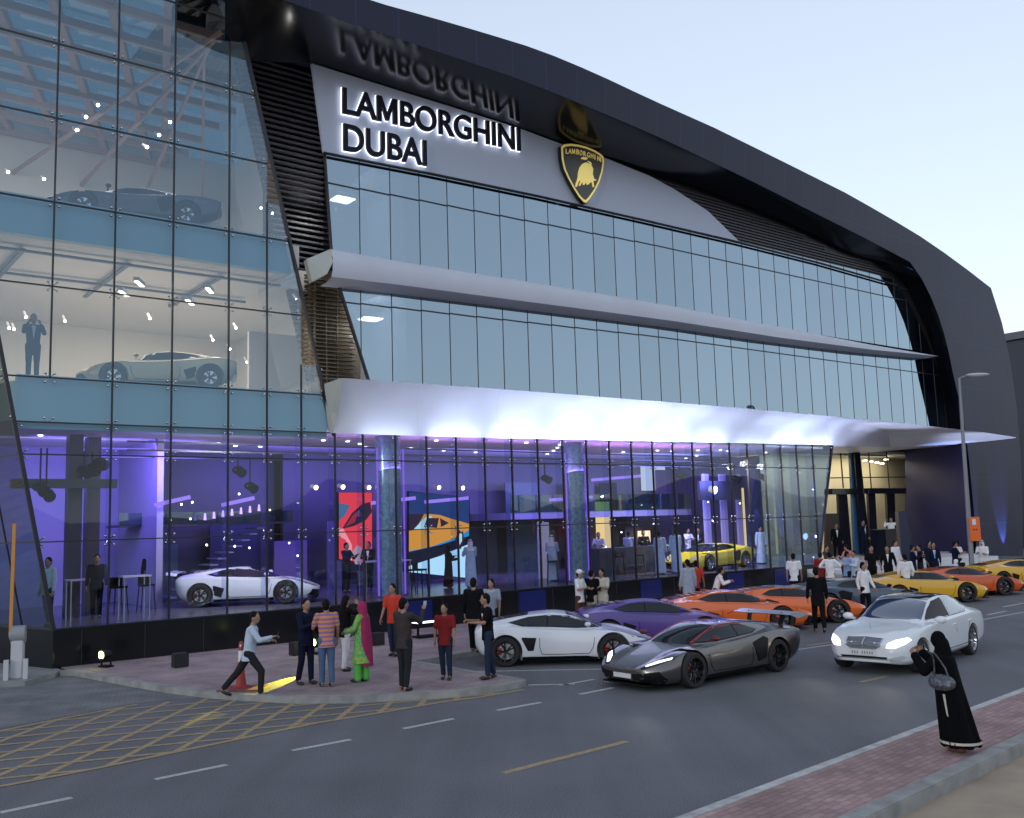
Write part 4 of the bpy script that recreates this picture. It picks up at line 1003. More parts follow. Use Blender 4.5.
# ---- white saloon
def saloon():
    root = thing('saloon_car', 'white luxury saloon with dark glass roof driving towards the camera, headlights on', 'saloon car', group='cars driving past on the road')
    fa, ra, r, tr = 1.73, -1.38, .345, .79
    me = loft(SEDAN, [(fa,r+.035,r),(ra,r+.035,r)]); bv = BVHTree.FromPolygons([v.co for v in me.vertices],[p.vertices for p in me.polygons])
    paint = carcol('saloon_white', (.68,.70,.73)); body = mobj('body', me, paint, root)
    M_win = glassmat('x_saloon', (.5,.5,.5), 1, .1)
    patch(bv, sym([(1.20,0),(1.17,.42),(1.06,.66),(.75,.62),(.42,.57),(.36,.3),(.34,0)]), 'z', name='windscreen', m=mat('windscreen_glass', (.03,.045,.10), .03, spec=1., coat=1), parent=root, cuts=4, off=.006)
    patch(bv, sym([(.30,0),(.34,.54),(-.3,.56),(-.9,.54),(-.92,0)]), 'z', name='roof_glass', m=mat('roof_black_glass', (.015,.018,.03), .06, coat=1), parent=root, off=.006)
    patch(bv, sym([(-.98,0),(-1.0,.52),(-1.45,.60),(-1.62,.58),(-1.64,0)]), 'z', name='rear_window', m=M_cg, parent=root, off=.006)
    for sd_ in (1,-1):
        fwn = [(.98,1.0),(.62,1.20),(.28,1.335),(-.26,1.385),(-.26,1.0)]; rwn = [(-.33,1.0),(-.33,1.385),(-.72,1.385),(-1.08,1.33),(-1.42,1.17),(-1.30,1.02)]
        patch(bv, fwn, 'y', sd_, name='side_window', m=mat('open_window_dark', (.02,.018,.018), .6) if sd_ == 1 else M_cg, parent=root, off=.006, cuts=4)
        patch(bv, rwn, 'y', sd_, name='side_window', m=mat('pale_tinted_glass', (.10,.13,.15), .05, spec=1, coat=1), parent=root, off=.006, cuts=4)
        dl = MB()
        def seam(pts, w=.010, m=dl):
            prev = None
            for x, z in pts:
                h = bv.ray_cast(V3((x, 3*sd_, z)), V3((0,-sd_,0)), 6)
                if h[0] is not None:
                    q = h[0]
                    if prev is not None: m.bar(prev, q, w, w)
                    prev = q
        seam([(1.02,.96),(1.04,.7),(.98,.45),(.92,.3)]); seam([(-.30,.97),(-.30,.7),(-.28,.3)]); seam([(-1.32,.97),(-1.16,.75),(-1.02,.5),(-.98,.3)])
        dl.build('door_seam', M_trim, body)
        ch = MB(); seam([(.98,.34),(.4,.335),(-.3,.335),(-.95,.34)], .022, ch); seam([(1.0,.985),(.4,.985),(-.3,.985),(-1.2,1.0),(-1.5,1.07)], .018, ch); ch.build('chrome_trim', M_rims, body)
        for x in (.62-.75,-1.12): MB().bar((x,.925*sd_,.80),(x-.20,.925*sd_,.81),.03,.03).build('door_handle', paint, root)
        hl = [(.48,.57),(.50,.66),(.62,.72),(.80,.76),(.84,.71),(.78,.64),(.64,.57)]
        patch(bv, [(sd_*y, z) for y, z in hl], 'x', 1, name='headlight', m=M_hlon, parent=root, off=.006, cuts=4)
        patch(bv, [(sd_*y, z) for y, z in [(.52,.36),(.74,.42),(.80,.38),(.70,.31),(.54,.31)]], 'x', 1, name='fog_light', m=M_hl, parent=root, off=.006)
        patch(bv, [(sd_*y, z) for y, z in [(.50,.70),(.82,.74),(.86,.92),(.60,.90)]], 'x', -1, name='tail_light', m=M_tl, parent=root, off=.006)
        MB().sph((.92,sd_*1.02,1.01),.11,12,8,(.7,1.15,.72)).bar((.95,sd_*.85,.97),(.93,sd_*.98,.98),.05,.04).build('side_mirror', paint, root, smooth=True)
    gr = patch(bv, [(-.37,.735),(0,.75),(.37,.735),(.35,.60),(.26,.55),(-.26,.55),(-.35,.60)], 'x', 1, name='radiator_grille', m=mat('grille_dark', (.16,.18,.22), .3, metal=.6), parent=root, off=.006, cuts=4)
    sl_ = MB(); 
    for k in range(5):
        z = .575+.036*k; prev = None
        for j in range(-6, 7):
            y = .052*j*(.85 if k == 0 else 1); h = bv.ray_cast(V3((3,y,z)), V3((-1,0,0)), 6)[0]
            if h is not None and prev is not None: sl_.bar(prev, h+V3((.012,0,0)), .013, .013)
            prev = h+V3((.012,0,0)) if h is not None else None
    for y in (0,):
        prev = None
        for j in range(8):
            z = .55+.028*j; h = bv.ray_cast(V3((3,y,z)), V3((-1,0,0)), 6)[0]+V3((.012,0,0))
            if prev is not None: sl_.bar(prev, h, .03, .02)
            prev = h
    for y0,z0,y1,z1 in ((-.37,.74,0,.757),(0,.757,.37,.74),(.37,.74,.35,.6),(.35,.6,.26,.545),(-.37,.74,-.35,.6),(-.35,.6,-.26,.545),(-.26,.545,.26,.545)):
        prev = None
        for j in range(7):
            t = j/6; h = bv.ray_cast(V3((3,y0+(y1-y0)*t,z0+(z1-z0)*t)), V3((-1,0,0)), 6)[0]+V3((.01,0,0))
            if prev is not None: sl_.bar(prev, h, .02, .02)
            prev = h
    sl_.build('grille_slats', M_rims, gr)
    MB().cone((2.16,0,.87),(2.16,0,.97),.006,.005,6).lathe([(.030,-.004),(.034,-.004),(.034,.004),(.030,.004),(.030,-.004)],(2.16,0,.99),16,'y').build('bonnet_ornament', M_rims, root)
    patch(bv, [(-.62,.39),(.62,.39),(.55,.33),(-.55,.33)], 'x', 1, name='lower_intake', m=M_trim, parent=root, off=.005)
    l_ = MB(); prev = None
    for j in range(-10, 11):
        h = bv.ray_cast(V3((3,.058*j,.345)), V3((-1,0,0)), 6)[0]+V3((.012,0,0))
        if prev is not None: l_.bar(prev, h, .016, .016)
        prev = h
    l_.build('chrome_trim', M_rims, root)
    h = bv.ray_cast(V3((3,.25,.45)), V3((-1,0,0)), 6)[0]
    pl_ = MB().box((h.x-.06,-.27,.405),(h.x+.035,.27,.52)).build('number_plate', M_plate, root)
    mk = MB()
    for j in range(9): 
        if j != 3: mk.box((h.x+.036,-.23+.052*j,.435),(h.x+.038,-.20+.052*j,.49))
    mk.build('plate_marks', mat('plate_ink', (.25,.25,.25), .6), pl_)
    # steering wheel and seats seen through the windscreen sit behind dark glass
    add_wheels(root, (fa, ra), tr, r, .24, M_rims, M_trim, 9, 'n')
    pf, pr = G(925.4,673), G(974.7,654.7); place_car(root, pf, math.degrees(math.atan2(pf.x-pr.x, pf.y-pr.y)), 1, fa, tr)
    return root
sc = saloon()
mw = sc.matrix_basis
for y in (.65,-.65):
    p0 = mw@V3((2.62,y,.66)); light('headlight_beam', 'SPOT', p0, 6, (1,.86,.62), tgt=mw@V3((9,y*1.2,0)), spot_size=R(65), spot_blend=.9, shadow_soft_size=.08)
# ================================================================== PEOPLE
SK = mat('skin', (.30,.17,.11), .55); SKD = mat('skin_dark', (.16,.085,.055), .55)
HAIR = mat('black_hair', (.005,.004,.004), .7, spec=.15); EYE = mat('eye_dark', (.01,.01,.01), .3)
SHOE = mat('black_shoes', (.015,.014,.014), .4)
def cm(n, c, r=.9, **k): return mat('cloth_'+n, c, r, spec=.12, bump=.7, bscale=9, noise=.12, nscale=6, **k)
C = dict(ltblue=cm('light_blue',(.42,.50,.60)), black=cm('black',(.006,.006,.008)), navy=cm('navy',(.008,.011,.03)), white=cm('white',(.68,.68,.70)),
 dkgrey=cm('dark_grey',(.02,.021,.025)), jeans=cm('denim',(.07,.12,.22)), dkjeans=cm('dark_denim',(.02,.03,.055)), red=cm('red',(.50,.05,.03)), maroon=cm('maroon',(.22,.02,.02)),
 brown=cm('brown_grey',(.045,.036,.036)), khaki=cm('khaki',(.34,.30,.24)), beige=cm('beige',(.45,.42,.36)), grey=cm('grey_blue',(.30,.34,.42)), ltgrey=cm('light_grey',(.42,.44,.48)),
 pink=cm('pink',(.55,.16,.18)), green=cm('green',(.10,.42,.08)), magenta=cm('magenta',(.32,.03,.10)), blue=cm('sky_blue',(.22,.35,.58)), kand=cm('pale_blue_robe',(.40,.52,.66)), brownt=cm('brown_trouser',(.09,.04,.03)))
def stripes():
    m = mat('cloth_orange_violet_stripes', (.55,.22,.10), .9, spec=.1); nt = m.node_tree; b = nt.nodes['Principled BSDF']; tc = nt.nodes.new('ShaderNodeTexCoord')
    wv = nt.nodes.new('ShaderNodeTexWave'); wv.bands_direction = 'Z'; wv.inputs['Scale'].default_value = 3.6; wv.inputs['Distortion'].default_value = .4
    rp = nt.nodes.new('ShaderNodeValToRGB'); rp.color_ramp.interpolation = 'CONSTANT'; rp.color_ramp.elements[0].color = (.60,.25,.10,1); rp.color_ramp.elements[1].position = .62; rp.color_ramp.elements[1].color = (.22,.13,.36,1)
    nt.links.new(tc.outputs['Object'], wv.inputs['Vector']); nt.links.new(wv.outputs['Fac'], rp.inputs[0]); nt.links.new(rp.outputs[0], b.inputs['Base Color']); return m
C['stripe'] = stripes()
def floral():
    m = mat('cloth_green_print', (.2,.4,.1), .9, spec=.1); nt = m.node_tree; b = nt.nodes['Principled BSDF']; tc = nt.nodes.new('ShaderNodeTexCoord')
    v = nt.nodes.new('ShaderNodeTexVoronoi'); v.inputs['Scale'].default_value = 14
    rp = nt.nodes.new('ShaderNodeValToRGB'); e = rp.color_ramp.elements; e[0].color = (.06,.25,.35,1); e[1].color = (.45,.45,.08,1); x = rp.color_ramp.elements.new(.4); x.color = (.12,.40,.10,1)
    nt.links.new(tc.outputs['Object'], v.inputs['Vector']); nt.links.new(v.outputs['Distance'], rp.inputs[0]); nt.links.new(rp.outputs[0], b.inputs['Base Color']); return m
C['floral'] = floral()
def rem(parts, vox, it=4):
    mb = MB()
    for p in parts:
        if p[0] == 'c':                                  # tapered capsule
            _, a, b, ra, rb = p[:5]; a = V3(a); b = V3(b); n = 12
            mb.sph(a, ra, n, 8); mb.sph(b, rb, n, 8)
            if (b-a).length > .01: mb.cone(a, b, ra, rb, n)
        elif p[0] == 'e': mb.sph(p[1], 1, 16, 10, p[2], p[3] if len(p) > 3 else None)
        elif p[0] == 'h':                                # flattened torso segment between two ellipses (centre, half depth, half width)
            _, a, ra, b, rb = p; n = 18; vs = []
            for c_, (rx, ry) in ((a, ra), (b, rb)):
                for i in range(n): vs.append(V3(c_)+V3((rx*cos(2*pi*i/n), ry*sin(2*pi*i/n), 0)))
            mb.add(vs, [(i,(i+1)%n,n+(i+1)%n,n+i) for i in range(n)]+[tuple(range(n))[::-1], tuple(range(n,2*n))])
    me = mb.mesh('r')
    me = evald(me, [('REMESH', dict(mode='VOXEL', voxel_size=vox)), ('SMOOTH', dict(factor=.5, iterations=it))])
    me.shade_smooth(); return me
def hand_mesh(curl):
    P = [('e', (.045,0,-.002), (.048,.040,.016))]
    P += [('c', (0,0,0), (.03,0,0), .024, .022)]
    for i, (y, L) in enumerate(((.030,.070),(.011,.080),(-.009,.075),(-.028,.058))):
        a = V3((.085,y,0)); c1, c2, c3 = R(curl*.5), R(curl*1.1), R(curl*1.6)
        b = a+V3((cos(c1),y*.6,-sin(c1)))*L*.45; c_ = b+V3((cos(c2),0,-sin(c2)))*L*.32; d = c_+V3((cos(c3),0,-sin(c3)))*L*.25
        P += [('c', V3((.06,y*.9,0)), a, .009, .0088), ('c', a, b, .0088, .008), ('c', b, c_, .008, .0072), ('c', c_, d, .0072, .006)]
    a = V3((.025,.03,-.004)); b = V3((.055,.058,-.012)); c_ = V3((.085,.064,-.022))
    P += [('c', V3((.015,.012,0)), a, .014, .013), ('c', a, b, .012, .0105), ('c', b, c_, .010, .008)]
    return rem(P, .0042, 2)
HANDS = {'relax': hand_mesh(28), 'grip': hand_mesh(62)}
def person(label, foot, face, h=1.74, top='white', bot='black', legs=(4,4,-4,6), arms=((8,8,15),(8,8,15)), sleeve='long', robe=None, hair=HAIR, hs='short', skin=SK,
           lean=0., lz=0., jacket=False, scarf=None, cap=None, near=False, group='people outside the showroom', tie=None, sit=False, extra=None, headturn=0, shirt_front=None, shadow_hand='relax', roll=0.):
    """face: compass heading, 0 = away from the camera; legs: thigh/knee left, thigh/knee right; arms: (forward, out, elbow) left, right, optional 4th inward turn"""
    root = thing('person', label, 'person', (foot[0], foot[1], foot[2] if len(foot) > 2 else 0), pi/2-R(face), group)
    k = h/1.75; vox = .011 if near else .016
    rj = random.Random(label); J = lambda a: rj.uniform(-a, a)
    if not sit: legs = (legs[0]+J(4), legs[1]+abs(J(5)), legs[2]+J(4), legs[3]+abs(J(5)))
    arms = tuple(tuple([a[0]+J(7), a[1]+abs(J(4)), a[2]+J(8)]+list(a[3:])) for a in arms); headturn = headturn+J(22); lean = lean+J(2.5)
    S_ = lambda v: V3(v)*k
    hipz = .93
    def leg(sgn, th, kn):
        H = V3((0, .09*sgn, hipz)); th = R(th); kn = R(kn)
        K = H+V3((sin(th), 0, -cos(th)))*.43; a2 = th-kn; A_ = K+V3((sin(a2), .0, -cos(a2)))*.42
        return [H, K, A_, a2]
    Lg, Rg = leg(1, legs[0], legs[1]), leg(-1, legs[2], legs[3])
    if sit: dz = .09-min(Lg[2].z, Rg[2].z)
    else: dz = .085-min(Lg[2].z, Rg[2].z)
    for g in (Lg, Rg):
        for i in range(3): g[i] = g[i]+V3((0,0,dz))
    hip = V3((0,0,hipz+dz)); ln = R(lean)
    def T(x, y, z): # torso coordinate, z above the hip
        return hip+V3((x*cos(ln)+z*sin(ln), y, z*cos(ln)-x*sin(ln)))
    sh = [T(0,.185,.50), T(0,-.185,.50)]
    def arm(sgn, a):
        fwd, out, elb = R(a[0]), R(a[1]), R(a[2]); inn = R(a[3]) if len(a) > 3 else 0
        s0 = sh[0] if sgn > 0 else sh[1]
        d = V3((sin(fwd)*cos(out), sgn*sin(out), -cos(fwd)*cos(out))); E_ = s0+d*.285
        # elbow bends forward/up
        f2 = fwd+elb; d2 = V3((sin(f2)*cos(out*.3-inn), sgn*sin(out*.3-inn), -cos(f2)*cos(out*.3-inn))); d2.normalize(); Wt = E_+d2*.245
        return s0, E_, Wt, d2
    Ar = [arm(1, arms[0]), arm(-1, arms[1])]
    neck0 = T(.0,0,.54); head = T(.02,0,.69); hr = Matrix.Rotation(R(headturn), 3, 'Z')
    sc = lambda P: [tuple([p[0]]+[ (S_(q) if isinstance(q, Vector) else (q*k if isinstance(q, float) else q)) for q in p[1:]]) for p in P]
    B = [('c', neck0, T(.015,0,.62), .058, .052), ('e', head+V3((.0,0,.02)), (.098,.078,.118)), ('e', head+V3((.03,0,-.045)), (.062,.058,.06)),
         ('h', T(0,0,.50), (.10,.16), T(0,0,.30), (.11,.15)), ('h', T(0,0,.30), (.11,.15), T(0,0,.12), (.095,.13)), ('h', T(0,0,.12), (.095,.13), T(0,0,-.05), (.11,.155)),
         ('c', T(0,.07,.51), T(0,.16,.48), .05, .055), ('c', T(0,-.07,.51), T(0,-.16,.48), .05, .055)]
    f_ = lambda v: hr@V3(v)
    B += [('c', head+f_((.095,0,.015)), head+f_((.112,0,-.012)), .010, .014), ('e', head+f_((.0,.080,.005)), (.018,.010,.03)), ('e', head+f_((.0,-.080,.005)), (.018,.010,.03)), ('c', head+f_((.085,.02,-.045)), head+f_((.085,-.02,-.045)), .011, .011)]
    for s0, E_, Wt, d2 in Ar: B += [('c', s0, E_, .052, .040), ('c', E_, Wt, .040, .027), ('c', Wt, Wt+d2*.02, .027, .024)]
    for H, K, A_, a2 in (Lg, Rg):
        B += [('c', H, K, .085, .056), ('c', K, K.lerp(A_, .35), .056, .056), ('c', K.lerp(A_, .35), A_, .056, .036)]
    feet = []
    for H, K, A_, a2 in (Lg, Rg):
        pt = max(-.9, min(.15, a2*.75)); fd = V3((cos(pt), 0, sin(pt)))
        if A_.z > .13+0 or True:
            he = A_+V3((-.045,0,-.045)); toe = A_+fd*.16+V3((0,0,-.050)); 
            feet.append((he, toe)); B += [('c', A_, toe, .036, .026), ('c', A_, he, .036, .03)]
    def conv(P):
        out = []
        for p in P:
            if p[0] == 'c': out.append(('c', p[1]*k, p[2]*k, p[3]*k, p[4]*k))
            elif p[0] == 'e': out.append(('e', p[1]*k, tuple(q*k for q in p[2]))+tuple(p[3:]))
            else: out.append(('h', p[1]*k, tuple(q*k for q in p[2]), p[3]*k, tuple(q*k for q in p[4])))
        return out
    me = rem(conv(B), vox*k, 3)
    # hands joined to the same mesh
    bm = bmesh.new(); bm.from_mesh(me)
    for i, (s0, E_, Wt, d2) in enumerate(Ar):
        hm = HANDS['grip' if arms[i][2] > 60 else 'relax'].copy(); zax = d2.orthogonal().normalized()
        pd = V3((0,-1 if i == 0 else 1,0)) if arms[i][2] < 60 else V3((0,0,-1)); pd = (pd-d2*pd.dot(d2)).normalized(); y_ = (-pd).cross(d2)
        Mx = Matrix((d2, y_*(1 if i == 0 else -1) if arms[i][2] < 60 else y_*(-1 if i == 0 else 1), -pd)).transposed().to_4x4(); Mx = Matrix.Translation((Wt+d2*.01)*k)@Mx@Matrix.Scale(k, 4)
        hm.transform(Mx); bm.from_mesh(hm)
    bmesh.ops.recalc_face_normals(bm, faces=bm.faces); bm.to_mesh(me); bm.free(); me.shade_smooth()
    body = mobj('body', me, skin, root)
    ey = MB()
    for s in (1,-1): ey.sph((head+f_((.088,.032*s,.022)))*k, .012*k, 8, 5, (.6,1,.7))
    ey.build('eyes', EYE, root)
    # clothes
    g = .016; tm = C[top] if top else None
    if robe is None:
        hemz = -.22 if jacket else -.14
        P = [('h', T(0,0,.535), (.07,.10), T(0,0,.49), (.115,.175)), ('h', T(0,0,.49), (.118,.178), T(0,0,.30), (.128,.175)), ('h', T(0,0,.30), (.128,.175), T(0,0,.10), (.118,.158)), ('h', T(0,0,.10), (.118,.158), T(0,0,hemz), (.135,.182)),
             ('c', T(0,.07,.51), T(0,.165,.485), .058, .066), ('c', T(0,-.07,.51), T(0,-.165,.485), .058, .066)]
        for s0, E_, Wt, d2 in Ar:
            P.append(('c', s0, s0.lerp(E_, .98 if sleeve != 'short' else .72), .068, .056 if sleeve != 'short' else .062))
            if sleeve == 'long': P.append(('c', E_, E_.lerp(Wt, .95), .056, .040))
            elif sleeve == 'rolled': P.append(('c', E_, E_.lerp(Wt, .35), .054, .046))
        mobj('jacket' if jacket else 'shirt', rem(conv(P), .013*k, 2), tm, root)
        P = [('h', T(0,0,.06), (.115,.155), T(0,0,-.07), (.125,.172))]
        for H, K, A_, a2 in (Lg, Rg):
            P += [('c', H, K, .100, .072), ('c', K, A_.lerp(K, .06), .070, .058)]
        mobj('trousers', rem(conv(P), .014*k, 2), C[bot], root)
        if jacket:
            fr = MB(); a_ = T(.128,0,.42)*k; 
            fr.prism([T(.122,-.05,.50)*k, T(.122,.05,.50)*k, T(.141,0,.14)*k], (.012,0,0)); sf_ = fr.build('shirt_front', C[shirt_front or 'white'], root)
            if tie: MB().prism([T(.134,-.012,.49)*k, T(.134,.012,.49)*k, T(.152,.02,.18)*k, T(.154,0,.14)*k, T(.152,-.02,.18)*k], (.01,0,0)).build('tie', C[tie], root)
    else:
        zb = .05 if robe != 'tunic' else .42
        P = [('h', T(0,0,.535), (.07,.10), T(0,0,.49), (.12,.18)), ('h', T(0,0,.49), (.125,.182), T(0,0,.25), (.14,.18)), ('c', T(0,.07,.51), T(0,.165,.485), .058, .068), ('c', T(0,-.07,.51), T(0,-.165,.485), .058, .068)]
        a_, ra_ = T(0,0,.25), (.14,.18)
        mid = (Lg[1]+Rg[1])/2; low = (Lg[2]+Rg[2])/2; spread = max(.05, (Lg[2]-Rg[2]).length/2)
        if sit: low = mid+V3((.05,0,-.40))
        c1 = T(0,0,-.05); P += [('h', a_, ra_, c1, (.155,.20))]
        bz = V3((low.x*.8, 0, zb)); P += [('h', c1, (.155,.20), bz, (.17+spread*.5,.23))]
        if sit: P += [('c', V3((mid.x,.08,mid.z)), V3((0,.08,hip.z)), .12, .13), ('c', V3((mid.x,-.08,mid.z)), V3((0,-.08,hip.z)), .12, .13)]
        for s0, E_, Wt, d2 in Ar: P += [('c', s0, E_, .070, .062), ('c', E_, E_.lerp(Wt, .95), .062, .058)]
        mobj('robe' if robe != 'tunic' else 'tunic', rem(conv(P), .015*k, 2), C[top], root)
        if robe == 'tunic':
            P = [('h', T(0,0,.02), (.115,.155), T(0,0,-.07), (.125,.172))]
            for H, K, A_, a2 in (Lg, Rg): P += [('c', H, K, .11, .095), ('c', K, A_.lerp(K, .04), .095, .085)]
            mobj('trousers', rem(conv(P), .015*k, 2), C[bot], root)
    sb = MB()
    for he, toe in feet:
        sb.sph(((he+toe)/2+V3((0,0,.008)))*k, 1, 12, 8, (.135*k,.047*k,.042*k), Matrix.Rotation(-math.atan2(toe.z-he.z, toe.x-he.x), 3, 'Y'))
    sb.build('shoes', SHOE, root, smooth=True)
    # hair / head covering
    if scarf:
        P = [('e', head+V3((-.015,0,.025)), (.115,.098,.132)), ('c', head+V3((-.03,0,-.03)), T(-.02,0,.54), .10, .10), ('h', T(-.01,0,.58), (.09,.10), T(-.03,0,.40), (.135,.17))]
        mobj('head_scarf', rem(conv(P), .013*k, 2), C[scarf], root)
        if scarf in ('white',):
            MB().lathe([(.100*k,.0),(.108*k,.008*k),(.108*k,.022*k),(.100*k,.03*k)], (head+V3((-.015,0,.075)))*k, 20).build('head_cord', C['black'], root)
    else:
        P = [('e', head+f_((-.016,0,.045)), (.098,.086,.106)), ('e', head+f_((-.05,0,.0)), (.06,.078,.09))]
        if hs == 'long': P += [('c', head+f_((-.06,0,.0)), T(-.10,0,.42), .08, .07), ('c', T(-.10,0,.42), T(-.12,0,.28), .07, .045)]
        mobj('hair', rem(conv(P), .012*k, 2), hair, root)
        if cap:
            MB().sph((head+V3((-.01,0,.06)))*k, 1, 16, 10, (.108*k,.092*k,.09*k)).sph((head+f_((.10,0,.065)))*k, 1, 12, 6, (.07*k,.07*k,.010*k)).build('cap', C[cap], root, smooth=True)
    root['_'] = 0; del root['_']
    if roll: root.rotation_euler[1] = roll
    if extra: extra(root, k, Ar, T, head, hip)
    return root
def phone(i, lit=False):
    def f(root, k, Ar, T, head, hip):
        s0, E_, Wt, d2 = Ar[i]; p = (Wt+d2*.11)*k
        o = MB().box((-.006,-.038,-.075),(.006,.038,.075)).build('phone', mat('phone_glow', (.3,.32,.36), .2) if lit else M_trim, None)
        o.location = root.matrix_basis@p; o.rotation_euler = (0,R(15),root.rotation_euler[2])
        tag(o, 'phone held up by the man in the brown grey shirt' if lit else 'phone held by the man striding onto the kerb', 'phone')
    return f
CL = dict(st=(3,4,-3,4))
down = ((4,8,12),(4,8,12)); hips_ = ((-25,38,95,60),(-25,38,95,60)); camr = ((62,12,100,35),(62,12,100,35)); fold = ((22,10,88,50),(22,10,88,50)); pock = ((-8,14,30,10),(-8,14,30,10)); hold = ((28,6,80,20),(28,6,80,20)); back_ = ((-22,10,20),(-22,10,20))
K_ = .128
def g(x, y, z=K_): return G(x, y, z)
# -- on the paved corner
person('man striding onto the kerb in a light blue jumper and dark trousers, holding a phone', g(249,697,.06), 82, 1.74, 'ltblue', 'dkgrey', legs=(-30,6,38,34), arms=((10,6,75,5),(35,6,62,8)), near=True, lean=6, extra=phone(1))
person('man in a dark navy shirt and trousers facing the man in the striped shirt', g(306,684.5), 125, 1.74, 'navy', 'navy', arms=(((8,8,20)),((30,8,75,25))), near=True, group='men talking on the paved corner')
person('man in an orange and violet striped polo shirt and blue jeans, back to the camera', g(327,686.5), -25, 1.74, 'stripe', 'jeans', sleeve='short', arms=((25,10,70,20),(8,8,20)), near=True, group='men talking on the paved corner')
person('woman with long dark hair, black top and white trousers', g(346,671), 60, 1.66, 'black', 'white', arms=((10,6,30),(60,10,115,20)), hs='long', near=True)
def sash(root, k, Ar, T, head, hip):
    P = [('h', T(-.06,0,.50)*k, (.09*k,.17*k), T(-.10,-.02,-.05)*k, (.13*k,.20*k)), ('h', T(-.10,-.02,-.05)*k, (.13*k,.20*k), T(-.12,-.05,-.58)*k, (.15*k,.17*k))]
    mobj('shawl', rem(P, .015, 2), C['magenta'], root)
person('woman in a green print tunic, magenta shawl and pink headscarf', g(362,682), 285, 1.64, 'floral', 'green', robe='tunic', scarf='magenta', arms=((20,8,60,20),(20,8,60,20)), near=True, extra=sash)
person('man in a red shirt and jeans walking towards the glass wall', g(394,656), 205, 1.76, 'red', 'dkjeans', sleeve='short', arms=down, near=True, headturn=-20)
person('man in a brown grey shirt photographing with a phone held up, back to the camera', g(405,690.5), 35, 1.78, 'brown', 'dkgrey', arms=((15,6,60,10),(62,6,90,5)), near=True, extra=phone(1, True))
person('boy in a dark red shirt and dark jeans standing with his arms down', g(446,680), 190, 1.56, 'maroon', 'dkjeans', sleeve='short', arms=down, near=True)
def patchx(root, k, Ar, T, head, hip):
    MB().box((.12*k,.05*k,1.30*k),(.135*k,.10*k,1.36*k)).build('badge_white', C['white'], root); MB().box((.12*k,.05*k,1.24*k),(.137*k,.10*k,1.29*k)).build('badge_red', C['red'], root)
person('man in a black polo shirt with red and white badges beside the white car\'s tail'[:200], g(489,679), 255, 1.74, 'black', 'dkjeans', sleeve='short', arms=((20,6,70,20),(20,6,70,20)), near=True, extra=patchx, headturn=10)
person('man in a black suit standing with his back turned near the glass plinth', g(475,652), 10, 1.84, 'black', 'black', jacket=True, legs=(10,5,-10,8), arms=down, near=True)
person('man in a grey blue short sleeved shirt against the plinth behind the black suit', g(493,645), 200, 1.72, 'grey', 'dkgrey', sleeve='short', arms=down, near=True)
person('man in a white cap and white T-shirt with folded arms and brown trousers', GU(581,4.4,K_), 120, 1.74, 'white', 'brownt', sleeve='short', arms=fold, cap='white')
person('man in a black shirt between the white T-shirt and the photographer', GU(593,4.5,K_), 30, 1.72, 'black', 'khaki', arms=hold)
def camx(root, k, Ar, T, head, hip):
    c_ = MB().box((.20*k,-.07*k,1.12*k),(.28*k,.07*k,1.21*k)).cone((.28*k,0,1.165*k),(.36*k,0,1.165*k),.035,.04,12)
    o = c_.build('camera', M_trim, None); o.matrix_world = root.matrix_basis.copy(); tag(o, 'black camera held by the photographer in the beige shirt', 'camera')
person('photographer in a beige shirt and trousers holding a camera at chest height', GU(604,4.7,K_), 215, 1.74, 'beige', 'beige', sleeve='short', arms=hold, extra=camx)
person('man in a long grey blue robe standing behind the purple car', GU(690,4.2,K_), -20, 1.80, 'grey', robe='long', arms=down)
person('person in a red shirt half hidden behind the grey blue robe', GU(698,3.5,K_), 20, 1.70, 'red', 'navy', sleeve='short', arms=down)
person('man in a white shirt stooping behind the orange striped car', GU(717,5.3,K_), 100, 1.60, 'white', 'dkgrey', arms=hold, lean=18)
person('man in a white polo shirt and black trousers with his back to the camera', GU(796,4.6,K_), 20, 1.78, 'white', 'black', sleeve='short', arms=down)
person('man in a black suit walking between the orange car and the grey car', G(820,632,0), 10, 1.82, 'black', 'black', jacket=True, legs=(12,5,-14,14), arms=((12,8,15),(-10,8,15)), near=True)
person('man in a white shirt and khaki trousers with his hands on his hips', GU(832,4.7,K_), 10, 1.74, 'white', 'khaki', arms=hips_)
person('man in a maroon top beside the man with his hands on his hips', GU(823,4.0,K_), 40, 1.72, 'maroon', 'dkgrey', arms=down)
person('man in a sky blue shirt talking with another, left of the pair', GU(849,4.6,K_), 70, 1.72, 'blue', 'navy', arms=hold)
person('man in a pale blue shirt, right of the pair by the steps', GU(857,4.9,K_), 250, 1.74, 'ltblue', 'navy', arms=hold)
person('man in a white shirt and dark trousers standing in front of the blue grey car', G(867,618,0), 150, 1.74, 'white', 'black', arms=((10,8,20),(-5,8,20)), headturn=30)
person('man in a white shirt seen from behind over the saloon\'s roof'.replace("\'s",''), GU(908,7.2,0), 5, 1.78, 'white', 'dkgrey', arms=pock)
def onst(x, z): # stands on the stepped podium at height z
    return z
def F2(x, y, u, z): q = GU(x, u, z); return (q.x, q.y, z)
person('person in a pink top sitting on the entrance steps', F2(852,560,2.6,.53), 330, 1.70, 'pink', 'dkgrey', sleeve='short', arms=hold, legs=(70,80,66,76), sit=True, lean=12)
person('man in a black T-shirt with yellow sides standing with legs apart by the steps', F2(874,560,4.3,.13), 175, 1.84, 'black', 'black', sleeve='short', legs=(2,2,-2,2), arms=((5,16,20),(5,16,20)))
person('man in a black dinner suit and white shirt walking past the steps', F2(890,560,4.1,.13), 200, 1.78, 'black', 'black', jacket=True, arms=((8,16,15),(-5,12,15)), legs=(8,4,-6,6))
person('man in a white robe standing just behind the dinner suit', F2(898,560,3.2,.30), 150, 1.74, 'white', robe='long', arms=down)
